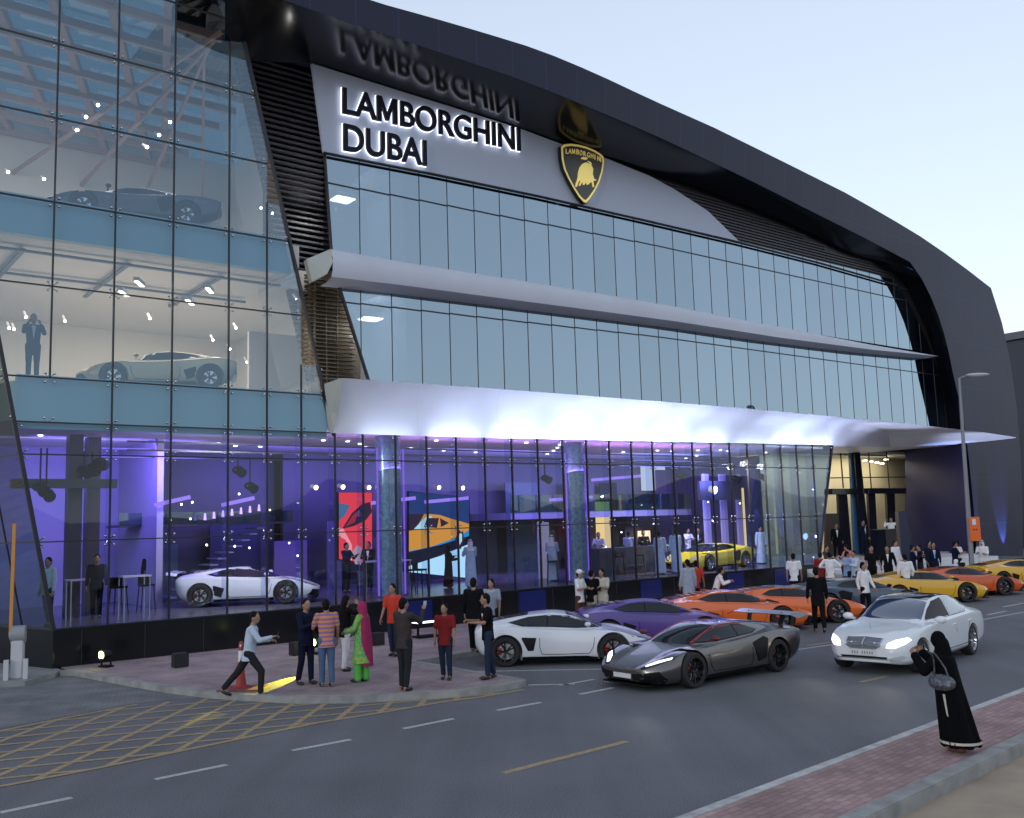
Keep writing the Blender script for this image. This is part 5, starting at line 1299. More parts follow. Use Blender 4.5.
person('man in a dark jacket, left of two talking in front of the black booth', F2(915,560,4.2,.13), 110, 1.74, 'navy', 'navy', jacket=True, arms=hold)
person('man in a dark jacket, right of two talking in front of the black booth', F2(922,560,4.0,.13), 280, 1.72, 'black', 'dkgrey', jacket=True, arms=hips_)
person('man in a navy suit with a blue tie standing upright facing the street', F2(936,560,4.2,.13), 190, 1.80, 'navy', 'navy', jacket=True, tie='blue', arms=down)
person('second man in a navy suit, half hidden behind the one with the blue tie', F2(932,560,3.2,.13), 170, 1.80, 'navy', 'navy', jacket=True, arms=down)
person('man in a dark polo shirt and white trousers near the lamp post', F2(957,560,4.4,.13), 100, 1.78, 'navy', 'white', sleeve='short', arms=hold)
person('man in a white shirt leaning beside the dark polo shirt', F2(963,560,4.0,.13), 320, 1.76, 'white', 'dkgrey', arms=pock, lean=10)
person('man in a white robe and headcloth to the right of the lamp post', F2(985,560,4.8,.13), 215, 1.76, 'white', robe='long', scarf='white', arms=hold)
person('man in a dark suit standing on the landing at the left door', F2(838,555,-1.6,1.03), 180, 1.78, 'black', 'black', jacket=True, arms=down)
person('tall man in a navy suit touching his chin in front of the door column', F2(865,555,-2.7,1.03), 150, 1.86, 'navy', 'navy', jacket=True, arms=((5,8,15),(35,8,125,20)))
person('man in a white shirt behind the black booth with both hands raised to his face', F2(893,555,-1.4,1.25), 190, 1.74, 'white', 'navy', arms=((55,40,125,30),(55,40,125,30)))
person('person in a brown patterned top crouching at the foot of the steps', F2(829,560,2.0,.35), 150, 1.6, 'brown', 'dkgrey', arms=hold)
# -- woman in a black abaya on the near pavement
def bag(root, k, Ar, T, head, hip):
    o = MB()
    c_ = V3((-.20,-.02,1.02))
    pf_ = []
    me = rem([('e', V3((0,0,0)), (.075,.20,.115)), ('e', V3((0,0,-.03)), (.08,.19,.09))], .012, 1)
    b = mobj('handbag', me, mat('silver_leather', (.10,.105,.125), .3, metal=.5, noise=.5, nscale=24, bump=1., bscale=22), None)
    b.matrix_world = root.matrix_basis@Matrix.Translation(c_*k)@Matrix.Rotation(R(8), 4, 'X'); tag(b, 'silver grey shiny handbag slung over the shoulder of the woman in black', 'handbag')
    st_ = MB()
    for dy in (-.11,.11):
        st_.tube([V3((-.01,dy,.08)), V3((.0,dy*.6,.22)), V3((.04,dy*.3,.36)), V3((.14,dy*.15,.44))], .011, 6)
    st_.build('strap', b.data.materials[0], b)
    hz = MB().lathe([(.252,.085),(.250,.125)], (0,0,0), 30); 
def abaya():
    p0 = G(961,751,.12)
    root = thing('person', 'woman in a black abaya and headscarf photographing the cars from the near pavement', 'person', p0, pi/2-R(-44)); tr = Matrix
    k = .96
    ln = lambda z: V3((.055*z*z*.0+.21*max(0,z-.15)*.62, 0, z))   # leans forward, hips back
    ax = lambda z, dx=0: V3((.135*z-.02+dx, 0, z))
    B = [('e', ax(1.50,.03)+V3((0,0,.01)), (.09,.075,.11)), ('c', ax(1.33), ax(1.42), .055, .05), ('h', ax(1.32), (.10,.15), ax(1.0), (.11,.14)), ('h', ax(1.0), (.11,.14), ax(.80), (.12,.16)),
         ('c', V3((.12,.085,.82)), V3((.07,.09,.45)), .08, .055), ('c', V3((.07,.09,.45)), V3((0,.09,.09)), .052, .036), ('c', V3((.12,-.085,.82)), V3((.07,-.09,.45)), .08, .055), ('c', V3((.07,-.09,.45)), V3((-.0,-.09,.09)), .052, .036),
         ('c', V3((0,.09,.08)), V3((.15,.10,.03)), .034, .026), ('c', V3((0,-.09,.08)), V3((.15,-.10,.03)), .034, .026), ('e', ax(1.49,.115), (.018,.012,.022))]
    shL, shR = ax(1.28)+V3((0,.17,0)), ax(1.28)+V3((0,-.17,0)); eL = shL+V3((.17,.07,-.19)); eR = shR+V3((.17,-.03,-.17)); wL = eL+V3((.16,-.08,.20)); wR = eR+V3((.17,.08,.19))
    for s0, e, w_ in ((shL,eL,wL),(shR,eR,wR)): B += [('c', s0, e, .05, .04), ('c', e, w_, .04, .027)]
    me = rem(B, .010, 3); bm = bmesh.new(); bm.from_mesh(me)
    for i, (e, w_) in enumerate(((eL,wL),(eR,wR))):
        d2 = (w_-e).normalized(); hm = HANDS['grip'].copy(); pd = V3((0,-1 if i == 0 else 1,0)); pd = (pd-d2*pd.dot(d2)).normalized(); y_ = (-pd).cross(d2)
        Mx = Matrix((d2, y_*(-1 if i == 0 else 1), -pd)).transposed().to_4x4(); hm.transform(Matrix.Translation(w_)@Mx); bm.from_mesh(hm)
    bm.to_mesh(me); bm.free(); me.shade_smooth(); mobj('body', me, SK, root)
    P = [('h', ax(1.36), (.07,.09), ax(1.28), (.15,.19)), ('h', ax(1.28), (.155,.195), ax(.95), (.18,.20)), ('h', ax(.95), (.18,.20), V3((.06,0,.5)), (.20,.215)), ('h', V3((.06,0,.5)), (.20,.215), V3((-.01,0,.085)), (.24,.25))]
    for a_ in range(14):
        th = 2*pi*a_/14+.2*sin(a_*3.); P.append(('c', ax(.95)+V3((.15*cos(th),.165*sin(th),0)), V3((-.01+.235*cos(th),.245*sin(th),.10)), .03, .035))
    for s0, e, w_ in ((shL,eL,wL),(shR,eR,wR)): P += [('c', s0, e, .075, .072), ('c', e, e.lerp(w_, .95), .072, .062)]
    blk = mat('abaya_black', (.003,.003,.004), .9, spec=.1, bump=1., bscale=6)
    mobj('abaya', rem(P, .012, 3), blk, root)
    P = [('e', ax(1.50,.01)+V3((0,0,.015)), (.105,.095,.125)), ('c', ax(1.46,-.03), ax(1.32,-.02), .10, .12), ('h', ax(1.36,-.01), (.11,.12), ax(1.15,-.03), (.14,.19))]
    mobj('head_scarf', rem(P, .012, 3), blk, root)
    MB().lathe([(.275,.0),(.272,.035)], (-.01,0,.125), 32).build('hem_trim', C['beige'], root)
    MB().prism([V3((.06,.235,.80)), V3((.09,.235,.80)), V3((.05,.248,.52)), V3((.03,.25,.50))], (0,.012,0)).build('open_seam', C['beige'], root)
    MB().sph((.02,.10,.035), 1, 12, 8, (.135,.048,.035)).sph((.02,-.10,.035), 1, 12, 8, (.135,.048,.035)).build('shoes', mat('red_brown_shoes', (.12,.04,.035), .5), root, smooth=True)
    for e in (1,): pass
    root.scale = (k,k,k); bag2(root, k)
    return root
def bag2(root, k):
    me = rem([('e', V3((0,0,0)), (.07,.20,.11)), ('e', V3((0,0,-.03)), (.08,.19,.085))], .012, 1)
    b = mobj('handbag', me, mat('silver_leather', (.10,.105,.125), .3, metal=.5, noise=.5, nscale=24, bump=1., bscale=22), None)
    b.matrix_world = Matrix.Translation(root.location)@Matrix.Rotation(root.rotation_euler[2], 4, 'Z')@Matrix.Translation(V3((.07,.27,.93)))@Matrix.Rotation(R(82), 4, 'Z')@Matrix.Scale(1.0, 4)
    tag(b, 'shiny silver grey handbag hanging behind the woman in black', 'handbag')
    st_ = MB()
    for dy in (-.10,.10): st_.tube([V3((0,dy,.07)), V3((.0,dy*.8-.01,.18)), V3((.03,dy*.45-.03,.29)), V3((.07,-.05+dy*.2,.38)), V3((.14,-.06,.40))], .012, 6)
    st_.build('strap', b.data.materials[0], b)
abaya()
# -- inside the showroom, on the ground floor
GI = 'guests inside the showroom'
def ins(label, x, v, face, z=1.05, **k): q = GU(x, -v, z); return person(label, (q.x, q.y, z), face, group=GI, **k)
ins('man in a light blue shirt just inside the leaning glass corner', 47, 1.0, 200, top='ltblue', bot='navy', arms=down)
ins('dark figure standing left of the high tables near the corner', 96, 2.2, 160, top='dkgrey', bot='black', arms=down)
ins('man in a black suit standing in the purple light behind the white display car', 150, 5.5, 170, top='black', bot='black', jacket=True, arms=down)
ins('man in a dark shirt seated under the red car picture, leftmost', 347, 4.6, 120, top='navy', bot='black', arms=hold, sit=False)
ins('man in a dark suit and white shirt under the red car picture', 369, 4.8, 185, top='black', bot='black', jacket=True, arms=hold)
ins('man in a pale shirt right of the dark suit under the red car picture', 388, 4.6, 240, top='ltblue', bot='navy', arms=hold)
ins('woman in a black abaya in front of the bright car screen', 449, 3.2, 60, top='black', robe='long', scarf='black', h=1.5, arms=hold)
ins('man in a white robe and headcloth in front of the bright car screen', 471, 2.6, 340, top='kand', robe='long', scarf='white', h=1.7, arms=hold)
ins('man in a pale blue robe and headcloth on a bar stool, left of two', 553, 2.4, 10, top='kand', robe='long', scarf='white', arms=hold)
ins('man in a pale blue robe and headcloth on a bar stool, right of two', 577, 2.4, 0, top='kand', robe='long', scarf='white', arms=hold)
ins('man in a white shirt leaning on the bar by the cream panel', 600, 4.2, 190, top='ltgrey', bot='black', arms=hold)
ins('man in a light grey shirt at the bar counter', 630, 4.0, 20, top='ltblue', bot='dkgrey', arms=hold)
ins('man in a black shirt at the bar counter by the small lamps', 645, 4.5, 180, top='black', bot='black', arms=hold)
ins('man in a long pale blue robe left of the yellow display car', 661, 1.5, 20, top='kand', robe='long', arms=down)
ins('man in a long blue robe right behind the front of the yellow display car', 677, 1.3, 340, top='kand', robe='long', arms=down, h=1.82)
ins('man in a white T-shirt behind the yellow display car', 689, 5.2, 150, top='white', bot='jeans', sleeve='short', arms=hold)
ins('man in a dark jacket behind the yellow display car', 700, 5.4, 200, top='black', bot='black', jacket=True, arms=hold)
ins('man in a white robe standing behind the tail of the yellow display car', 762, 2.6, 160, top='kand', robe='long', arms=down)
def GH(x, u, z):
    lo, hi = -600., 1400.
    for _ in range(60):
        m = (lo+hi)/2
        if F(x, m, u).z > z: lo = m
        else: hi = m
    p = F(x, m, u); return L2W(p.x, p.y, z)
q = GH(32, -.9, 7.33)
person('man in a dark suit on the first floor photographing through the glass', (q.x,q.y,7.33), 150, 1.78, 'navy', 'navy', jacket=True, arms=((50,8,110,25),(50,8,110,25)), near=True, group=GI)
# ================================================================== STREET OBJECTS AND SHOWROOM CONTENTS
# raised barrier at the left
b = thing('barrier_gate', 'white parking barrier with its yellow orange arm raised straight up at the left edge', 'barrier', G(17,678,.11), R(20))
MB().box((-.13,-.16,0),(.13,.16,.86)).build('cabinet', mat('barrier_white', (.5,.5,.52), .45), b, bev=.02)
MB().cone((-.15,.03,.98),(.15,.03,.98),.21,.21,24).build('pivot_drum', mat('drum_grey', (.25,.26,.27), .5), b, smooth=True)
MB().cone((-.19,.03,.98),(-.15,.03,.98),.10,.10,16).build('pivot_cap', mat('cap_grey', (.35,.35,.37), .4), b)
MB().prism([(-.20,-.02,.95),(-.20,.07,.95),(-.20,.14,3.55),(-.20,.07,3.55)], (.07,0,0)).build('arm', mat('arm_orange', (.55,.24,.03), .5), b)
for dx in (-.2,.2): MB().box((dx-.05,-.30,0),(dx+.05,-.2,.45)).build('guard_post', mat('barrier_white', (.5,.5,.52), .45), b)
# street lamp
base = W2L(G(974,566,.13)); lampp = GU(973,4.9,.13)
b = thing('street_lamp', 'tall grey street lamp post with an orange notice board strapped to it', 'street lamp', lampp, 0)
d_l = math.hypot(lampp.x, lampp.y); dd = ray(959,378); t_ = lampp.y/dd[1]; topz = dd[2]*t_+CZ; topx = dd[0]*t_-lampp.x
MB().cone((0,0,0),(topx,0,topz-.13),.12,.06,14).cone((0,0,0),(0,0,.5),.2,.2,14).build('pole', mat('galvanised', (.20,.21,.23), .5, metal=.2), b, smooth=True)
MB().tube([V3((topx,0,topz-.2)), V3((topx+.1,-.05,topz-.1)), V3((topx+.5,-.15,topz-.05))],.05,8).build('bracket', mat('galvanised', (.3,.31,.33), .45), b)
MB().sph((topx+.75,-.2,topz-.04),1,14,8,(.55,.17,.09)).build('lamp_head', mat('lamp_head_grey', (.42,.44,.47), .35), b, smooth=True)
zz = lambda y: ray(970,y)[2]*(lampp.y/ray(970,y)[1])+CZ-.13; sx_ = ray(969.5,530)[0]*(lampp.y/ray(969.5,530)[1])-lampp.x
s_ = MB().box((sx_-.10,-.26,zz(541)),(sx_+.36,-.20,zz(517))).build('notice_board', mat('sign_orange', (.70,.13,.02), .5), b)
MB().box((sx_+.02,-.275,zz(525)),(sx_+.18,-.262,zz(519))).build('sticker', mat('sign_white', (.55,.62,.7), .5), s_)
MB().box((sx_+.04,-.275,zz(530)),(sx_+.10,-.262,zz(529))).box((sx_+.16,-.275,zz(530)),(sx_+.22,-.262,zz(529))).build('printed_mark', M_trim, s_)
# traffic cone pillar behind the striding man
b = thing('safety_bollard', 'red and white safety bollard on a wide base behind the striding man', 'bollard', G(241,688,.128), 0); b.scale = (.68,.68,.86)
MB().lathe([(.24,0),(.24,.05),(.16,.08),(.12,.30),(.095,.55),(.085,.62)],n=18).build('base_cone', mat('bollard_red', (.30,.035,.03), .6), b, smooth=True)
MB().lathe([(.085,.62),(.08,.86),(.078,.88)],n=16).build('white_band', C['white'], b, smooth=True)
MB().lathe([(.076,.88),(.07,1.05),(.03,1.10)],n=16).build('red_top', mat('bollard_red', (.30,.035,.03), .6), b, smooth=True)
MB().cone((0,-.05,1.0),(.02,-.14,1.0),.03,.03,8).build('reflector', C['white'], b)
tag(MB().box((-.42,-.34,0),(.48,.3,.03)).build('rubber_mat', mat('mat_red', (.20,.05,.045), .7), None), 'flat reddish rubber mat under the safety bollard', 'mat').location = G(242,689,.127)
# floodlights on the ground
def flood(x, y, label, em, z=.128, turn=0, s=1.):
    p = G(x, y, z); f = thing('floodlight', label, 'floodlight', p, R(turn), 'floodlights and boxes along the plinth')
    MB().box((-.16*s,-.1,0),(.16*s,.1,.04)).bar((-.17*s,0,.02),(-.17*s,0,.30*s),.02,.04).bar((.17*s,0,.02),(.17*s,0,.30*s),.02,.04).build('stand', M_trim, f)
    MB().cone((0,.10,.28*s),(0,-.14,.30*s),.10*s,.14*s,16).build('housing', M_trim, f)
    MB().cone((0,-.142,.30*s),(0,-.146,.30*s),.095*s,.095*s,16).build('lens', em, f); return f
YL = emis('yellow_lens', (.85,1,.25), 5)
flood(106,667,'yellow floodlight on the ground left, shining along the black plinth', YL, turn=-30)
light('yellow_spot', 'SPOT', G(104,667,.4), 10, (.85,1,.1), tgt=wl(-.3,-.1,.35), spot_size=R(12), spot_blend=.3, shadow_soft_size=.03)
for x, y, lb in ((180,667,'small black cube loudspeaker on the pavers left of the striding man'),(297,655,'black equipment box behind the man in navy'),(377,645,'black box on the pavers behind the woman in the magenta shawl')):
    o = MB().box((-.17,-.14,0),(.17,.14,.33)).build('equipment_box', mat('box_black', (.012,.012,.014), .5), None, bev=.015); o.location = G(x, y, .128); o.rotation_euler[2] = FANG; tag(o, lb, 'box')
wf = thing('floodlight', 'white topped floodlight on a low black stand between the red shirt and the boy', 'floodlight', G(427,637,.128), FANG, 'floodlights and boxes along the plinth')
MB().box((-.38,-.22,0),(.38,.22,.05)).bar((-.3,0,0),(-.3,0,.35),.05).bar((.3,0,0),(.3,0,.35),.05).build('stand', M_trim, wf)
MB().box((-.42,-.2,.30),(.42,.2,.42)).build('housing', M_trim, wf); MB().box((-.40,-.18,.421),(.40,.18,.43)).build('lens', emis('white_lens', (.9,1,1), 1.2), wf)
flood(603,632,'small yellow floodlight at the feet of the photographer', YL, s=.8)
flood(536,640,'small white floodlight low on the plinth behind the white car', emis('white_lens', (.9,1,1), 1.2), s=.7)
# yellow beam across the pavers
p0 = G(317,652,.5); light('yellow_spot', 'SPOT', p0, 420, (1,.95,.05), tgt=G(281,682,.13), spot_size=R(13), spot_blend=.15, shadow_soft_size=.01)
light('yellow_spot', 'SPOT', p0+V3((0,0,.4)), 150, (1,.95,.05), tgt=G(180,741,.0), spot_size=R(3.2), spot_blend=.3, shadow_soft_size=.01)
flood(318,654,'yellow floodlight hidden behind the man in navy, throwing the beam', YL, turn=-40)
# uplights on the portal leg
for x, u in ((991,.85),(1021,.85)):
    q = GU(x, u+.3, .12); pw = W2L(q)
    light('leg_uplight', 'SPOT', wl(pw.x,-u+.1,.55), 700, (.30,.42,1), tgt=wl(pw.x,-u+.62,3.4), spot_size=R(40), spot_blend=.6, shadow_soft_size=.05)
    f = thing('floodlight', 'blue uplight at the foot of the portal leg, %s' % ('left of two' if x < 1000 else 'right of two'), 'floodlight', wl(pw.x,-u-.1,.12), FANG, 'blue uplights on the portal leg')
    MB().box((-.2,-.12,0),(.2,.12,.12)).build('housing', M_trim, f); MB().box((-.17,-.1,.121),(.17,.1,.13)).build('lens', emis('blue_lens', (.4,.5,1), 3), f)
# black booth on the landing
q0 = F(884,530,-.3); 
bo = thing('black_booth', 'black box shaped booth on the landing in front of the right door', 'booth', GU(894,.4,1.0), FANG)
MB().box((-1.25,-.4,0),(1.0,.4,1.42)).build('counter', M_black, bo); MB().box((-1.3,-.45,1.42),(1.05,.45,1.47)).build('counter_top', M_trim, bo)
pil = tag(MB().box((-.2,-.2,0),(.2,.2,3.0)).build('totem', mat('dark_blue_totem', (.02,.03,.06), .2), None), 'dark glossy totem beside the black booth', 'totem'); pil.location = GU(906,2.2,.3)
# low counter / planter right of the lamp
pb_ = tag(MB().box((-1.9,-.5,0),(2.0,.5,.62)).build('low_planter', M_black, None, bev=.02), 'low black planter wall at the foot of the portal leg', 'planter'); pb_.location = L2W(46.4,-3.4,.12); pb_.rotation_euler[2] = FANG
# far dark building at the right
fb = thing('far_building', 'dark glazed building standing beyond the portal at the right edge', 'building', wl(75,-3,0), FANG)
MB().box((0,0,0),(40,30,17.0)).build('wall', mat('far_dark_wall', (.012,.018,.035), .25), fb); MB().box((-.4,-.4,17.0),(40,30,17.6)).build('roof_edge', mat('far_roof', (.10,.11,.13), .6), fb)
for k in range(5): MB().box((1+k*5,-.03,3),(4+k*5,.0,14.6)).build('window', mat('far_window', (.02,.05,.11), .1), fb)
# ---- contents
def WL(x, y, u): p = F(x, y, u); return p
# LED picture with red car
def led(name, label, px, u, bg):
    P = [F(x,y,u) for x,y in px]; o = MB().prism(P, (0,.12,0)).build(name, M_trim, None)
    o.matrix_world = bld.matrix_basis.copy() if False else Matrix.Translation(bld.location)@Matrix.Rotation(FANG, 4, 'Z'); tag(o, label, 'screen'); return o
def pic(par, px, u, m, name='picture', k=0):
    MB().prism([F(x,y,u+.01+.006*k) for x,y in px], (0,.003,0)).build(name, m, par)
e1 = led('led_screen', 'tall bright screen showing part of a red car, behind the seated guests', [(337.5,492),(372.5,492),(372.5,565),(337.5,560)], -6, None)
E_ = lambda n, c, s=1.: emis('pic_'+n, c, s*.30)
pic(e1, [(339,492.5),(372,492.5),(372,564),(339,559)], -6, E_('red', (.85,.06,.10), .9))
pic(e1, [(339,503),(350,505),(346,514),(339,521)], -6, E_('glassblue', (.10,.25,.50), .6), k=1)
pic(e1, [(342,529),(352,513),(362,504),(370,502),(372,512),(366,520),(354,526)], -6, E_('dark', (.03,.02,.05), 1), k=1)
pic(e1, [(345,527),(353,515),(358,511),(355,522)], -6, E_('redsh', (.35,.03,.06), .9), k=2)
pic(e1, [(355,564),(352,552),(357,545),(362,548),(361,565)], -6, E_('wheelgrey', (.5,.35,.45), .8), k=1)
pic(e1, [(339,530),(343,528),(352,545),(352,560),(348,561),(346,540),(339,536)], -6, E_('pink', (1,.35,.4), .9), k=1)
e2 = led('led_screen', 'wide bright screen showing an orange car on a white floor', [(408.5,491),(470,497),(470,579),(408.5,573)], -6, None)
pic(e2, [(409,492),(469,497),(469,578),(409,572)], -6, E_('deepblue', (.02,.05,.18), 1))
pic(e2, [(409,550),(469,541),(469,578),(409,572)], -6, E_('floorwhite', (.42,.72,.92), 1.1), k=1)
pic(e2, [(409,545),(440,541),(469,529),(469,541),(440,552),(409,557)], -6, E_('floorblue', (.03,.28,.60), .9), k=2)
pic(e2, [(409,552),(440,545),(469,536),(469,544),(440,556),(409,566)], -6, E_('shade', (.008,.01,.03), 1), k=3)
pic(e2, [(409,514),(430,514),(440,515),(452,519),(463,522),(469,524),(469,530),(464,533),(452,539),(430,547),(409,551)], -6, E_('orange', (.72,.32,.06), .9), k=4)
pic(e2, [(409,514),(424,514),(419,524),(413,530),(409,531)], -6, E_('dark', (.03,.02,.05), 1), k=5)
pic(e2, [(413,530),(419,523),(426,517),(432,516),(429,528),(424,529)], -6, E_('sky', (.5,.8,.85), .9), k=5)
pic(e2, [(424,527),(427,518),(439,518),(437,528)], -6, E_('dark', (.03,.02,.05), 1), k=6)
pic(e2, [(441,527),(440,518),(449,523)], -6, E_('dark', (.03,.02,.05), 1), k=6)
pic(e2, [(457,548),(455,540),(458,531),(463,531),(464,540),(461,549)], -6, E_('dark', (.03,.02,.05), 1), k=6)
pic(e2, [(459,546),(458,540),(460,533),(462,534),(462,541)], -6, E_('sky', (.5,.8,.85), .9), k=7)
# inner walls and columns
def ibox(name, s0, s1, v0, v1, z0, z1, m): return bpart(name, MB().box((s0,v0,z0),(s1,v1,z1)), m)
M_pw = mat('violet_wall', (.30,.28,.40), .7); M_dw = mat('dark_wall', (.03,.03,.05), .4)
ibox('interior_wall', -3.6,4.4, 8.6,8.8, 1.04,6.3, M_pw); ibox('interior_wall', 4.4,10.2, 9.8,10, 1.04,6.3, M_dw); ibox('interior_wall', 10.2,19, 9.0,9.2, 1.04,6.3, M_dw)
ibox('interior_wall', 33.5,33.7, 4.2,10.6, 1.04,6.3, mat('dim_end_wall', (.10,.09,.14), .4)); ibox('interior_wall', 19,33.5, 10.6,10.8, 1.04,6.3, mat('grey_inner_wall', (.16,.15,.19), .7)); ibox('interior_wall', 3.9,4.1, 4.5,8.8, 1.04,6.3, M_pw)
for x0, x1, u in ((67,81,-3),(86,99,-3.6)):
    a_, b_ = F(x0,560,u), F(x1,560,u); ibox('dark_column', a_.x, b_.x, -u, -u+.4, 1.04, 6.2, M_dw)
ibox('dark_beam', -.6, 2.1, 2.4, 2.7, 4.65, 4.9, M_dw)
ibox('bridge', 3.2, 9.2, 6.0, 7.4, 3.55, 3.62, M_dw); 
bpart('bridge_rail', MB().box((3.2,5.95,3.62),(9.2,6.0,4.0)), glassmat('rail_glass', (.35,.6,.6), 1, .12))
st_ = MB()
for k in range(12): st_.box((6.2+k*.02,6.0+k*.0,1.1+k*.21),(7.9,6.3,1.15+k*.21)) if False else st_.bar((5.0+k*.28,6.2,1.2+k*.20),(5.0+k*.28,7.3,1.2+k*.20),.28,.05)
bpart('staircase', st_, mat('stair_grey', (.2,.2,.28), .4))
ibox('mezzanine', 19.5,31, 6.5,10.5, 3.45,3.75, mat('mezz_grey', (.2,.19,.25), .6)); bpart('mezzanine_rail', MB().box((19.5,6.45,3.75),(31,6.5,4.5)), glassmat('rail_glass', (.35,.6,.6), 1, .12))
M_crys = mat('crystal_column', (.15,.25,.33), .2, metal=.4, noise=.35, nscale=9)
for x in (390, 577):
    q = GU(x, -1.6, 1.05); pw = W2L(q)
    bpart('round_column', MB().cone((pw.x,1.6,1.05),(pw.x,1.6,6.3),.42,.42,20), M_crys, smooth=True)
    for dx in (-.5,.5): bpart('neon_tube', MB().cone((pw.x+dx,1.45,1.1),(pw.x+dx,1.45,5.9),.03,.03,8), emis('violet_neon', (.30,.14,1), .22))
# violet strips and light bars
for x0,y0,x1,y1,u in [(372,503,415,498,-3),(425,502,468,498,-3),(550,500,592,497,-3),(592,480,640,476,-4),(155,505,190,497,-4),(222,505,254,498,-4)]:
    bpart('light_bar', MB().bar(F(x0,y0,u), F(x1,y1,u), .10, .12), emis('violet_bar', (.38,.24,1), .28))
for x, y in ((316,487.5),(343,487),(369,487.5),(439,487.5),(463,488)):
    p = F(x,y,-3.2); spotlamp(p, (.1,-.9,-.2), r=.075, col=emis('warm_lens', (1,.9,.45), 3))
p = F(715,490,-3); spotlamp(p, (.1,-.9,-.2), r=.17, col=emis('blue_beam_lens', (.25,.35,1), 14)); light('blue_point', 'POINT', wl(p.x,p.y-.6,p.z), 45, (.2,.25,1), shadow_soft_size=.03)
ibox('lit_or_reflection_panel', F(597,520,-8).x, F(610,520,-8).x, 8, 8.1, 1.3, 4.2, emis('cream_panel', (1,.72,.32), .28))
ibox('white_board', F(539,560,-4).x, F(550,560,-4).x, 4.0, 4.06, 1.05, 3.3, mat('board_white', (.7,.7,.75), .5))
ibox('bright_window', F(643,480,-9.8).x, F(667,480,-9.8).x, 9.9, 9.95, 4.8, 6.1, emis('pale_screen', (.65,.75,1), .22))
ibox('back_lit_shelf', F(640,540,-8.8).x, F(652,540,-8.8).x, 8.9, 8.95, 2.1, 2.7, emis('shelf_glow', (1,.7,.4), .5))
ibox('hanging_screen', F(700,490,-4).x, F(742,490,-4).x, 4.0, 4.15, 4.1, 5.0, M_dw)
for x in (705, 722, 738): ibox('inner_panel', F(x,520,-5).x, F(x+6,520,-5).x, 5.0, 5.1, 1.05, 5.4, mat('mauve_panel', (.45,.38,.62), .6))
for x, u in ((744,-2.4),(765,-5),(775,-5)): ibox('gold_strip', F(x,520,u).x, F(x+1.6,520,u).x, -u, -u+.05, 1.3, 4.6, emis('gold_strip_glow', (1,.75,.3), .3))
ibox('bar_counter', F(598,560,-3.2).x, F(655,560,-3.2).x, 3.1, 3.7, 1.05, 2.15, M_dw)
sx = MB()
for k in range(16): sx.cone((F(560+k*9,563,-4.4).x, 4.4+random.random(), 5.7+random.random()*.3), (F(560+k*9,563,-4.4).x, 4.4+random.random(), 5.75+random.random()*.3), .05,.05,6)
# small sparkling lamps
for k in range(26):
    x = random.choice([random.uniform(520,660), random.uniform(700,815), random.uniform(180,300)]); y = random.uniform(492,560)
    p = F(x, y, -random.uniform(3,8)); c_ = random.choice([(1,.8,.5),(.8,.85,1),(.5,.5,1)])
    bpart('small_lamp', MB().sph(p, .035, 6, 4), emis('tiny_%d'%int(c_[2]*10), c_, 2.6))
# bar tables and stools
def table(x, v, label, hgt=1.05):
    q = GU(x, -v, 1.05); t = thing('bar_table', label, 'table', (q.x,q.y,1.045), FANG, 'high tables inside the showroom')
    MB().box((-.4,-.3,hgt),(.4,.3,hgt+.04)).build('table_top', mat('table_white', (.5,.5,.55), .3), t)
    for a in (-.36,.36): MB().bar((a,-.26,0),(a,-.26,hgt),.03).bar((a,.26,0),(a,.26,hgt),.03).build('leg', M_steel, t)
    return t
def stool(x, v, label):
    q = GU(x, -v, 1.05); t = thing('bar_stool', label, 'stool', (q.x,q.y,1.045), FANG+random.random(), 'bar stools inside the showroom')
    MB().box((-.19,-.19,.74),(.19,.19,.80)).build('seat', M_trim, t)
    for a in (-.16,.16):
        for b_ in (-.16,.16): MB().bar((a*1.3,b_*1.3,0),(a,b_,.74),.025).build('leg', M_trim, t)
    MB().box((-.19,.16,.80),(.19,.19,1.05)).build('backrest', M_trim, t)
table(82,2.6,'long white high table left of the dark columns'); table(134,3.0,'white high table just right of the first wide pane'); table(372,4.0,'high table under the red car picture'); table(398,3.6,'high table right of the crystal column')
table(660,3.8,'high table behind the man in the long pale blue robe')
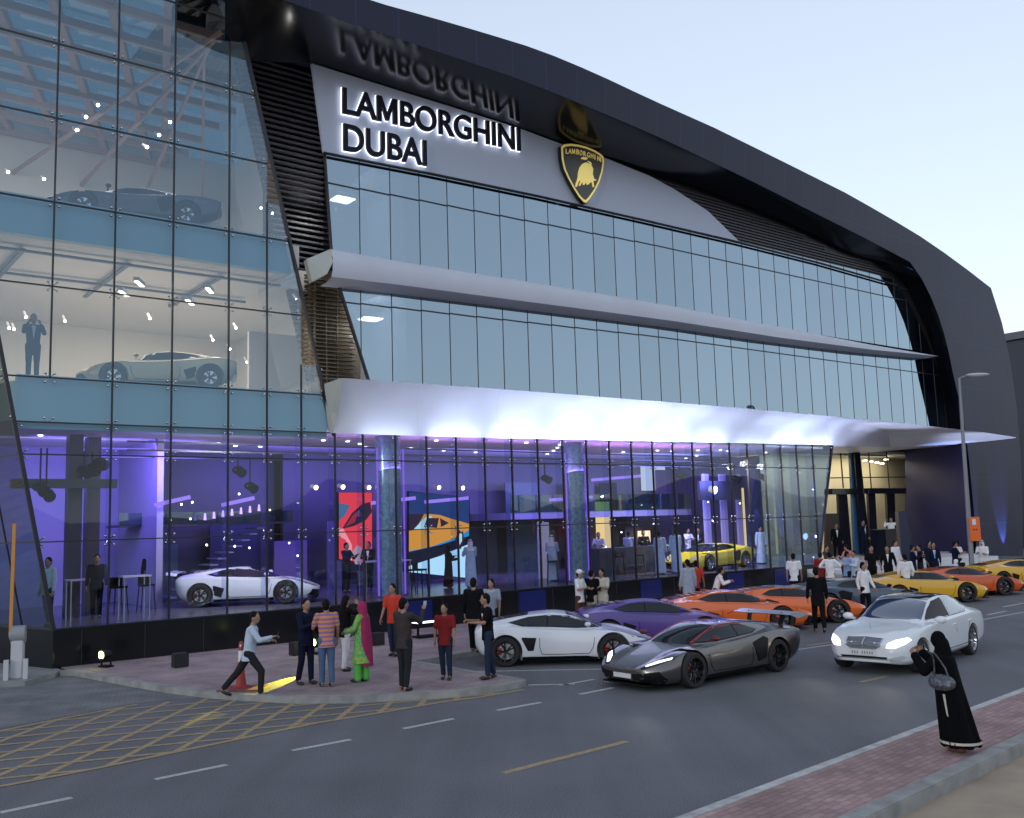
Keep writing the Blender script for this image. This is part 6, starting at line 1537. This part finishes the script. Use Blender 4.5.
for x, v, l in ((118,3.2,'bar stool with yellowish seat left of the high table'),(146,3.4,'dark bar stool right of the high table'),(352,3.2,'bar stool under the left man at the red picture'),(408,2.4,'dark bar stool in front of the car screen, leftmost'),(420,2.2,'dark bar stool in front of the white floor of the screen'),
    (553,2.1,'bar stool under the left blue robed man'),(577,2.1,'bar stool under the right blue robed man'),(620,2.6,'bar stool before the bar counter, left'),(640,2.6,'bar stool before the bar counter, right')): stool(x, v, l)

0 and bpart('magenta_band', MB().box((-.6,.5,5.62),(33,.62,5.70)), emis('magenta_strip', (.55,.22,1), 1.6))

# ---- more of the showroom: wall panels, ceiling services, stage lamps
pan_c = [(.02,.025,.07),(.05,.05,.10),(.10,.09,.16),(.03,.06,.09),(.16,.12,.22),(.012,.014,.03),(.06,.10,.13)]
rg_ = random.Random(5)
s_ = 4.6
while s_ < 32:
    w_ = rg_.uniform(.6,2.2); v_ = 8.9 if s_ < 19 else 10.2; v_ += rg_.uniform(-.9,0)
    if s_ < 9.2: v_ = 9.2
    k_ = rg_.randrange(len(pan_c)); ibox('wall_panel', s_, s_+w_, v_, v_+.08, 1.05, rg_.choice([2.9,3.6,5.2,5.9]), mat('panel_tone_%d' % k_, pan_c[k_], .35)); s_ += w_+rg_.uniform(.1,1.4)
for k in range(34):
    s_ = .5+k*.95; v_ = 1.6+rg_.random()*5
    bpart('downlight', MB().cone((s_,v_,6.27),(s_,v_,6.29),.07,.07,8), emis('ceiling_dot', (.85,.8,1), 2.2))
tb = MB()
for v_ in (2.2,4.8): tb.box((2.3,v_,5.70),(31,v_+.05,5.75)).box((2.3,v_,5.95),(31,v_+.05,6.0))
bpart('ceiling_truss', tb, M_dw)
for px, py, u in ((40,487,-2.2),(46,493,-2.2),(84,470,-3),(92,468,-3),(100,462,-2.6),(250,486,-4),(238,470,-4),(545,478,-4),(680,475,-4),(735,478,-3),(760,476,-3)):
    p = F(px,py,u); h = MB().sph(p, .17, 10, 7, (1.2,1,.8)).cone(p, p+V3((.05,-.25,-.12)), .14, .16, 12).bar(p, V3((p.x,p.y,5.72)), .04).build('stage_lamp', M_trim, bld)
for k in range(7):
    p = F(205+k*9, 520-k*1.5, -5.5); bpart('pendant', MB().cone(p, p+V3((0,0,.22)), .05,.03,8), emis('violet_pendant', (.4,.25,1), .8))
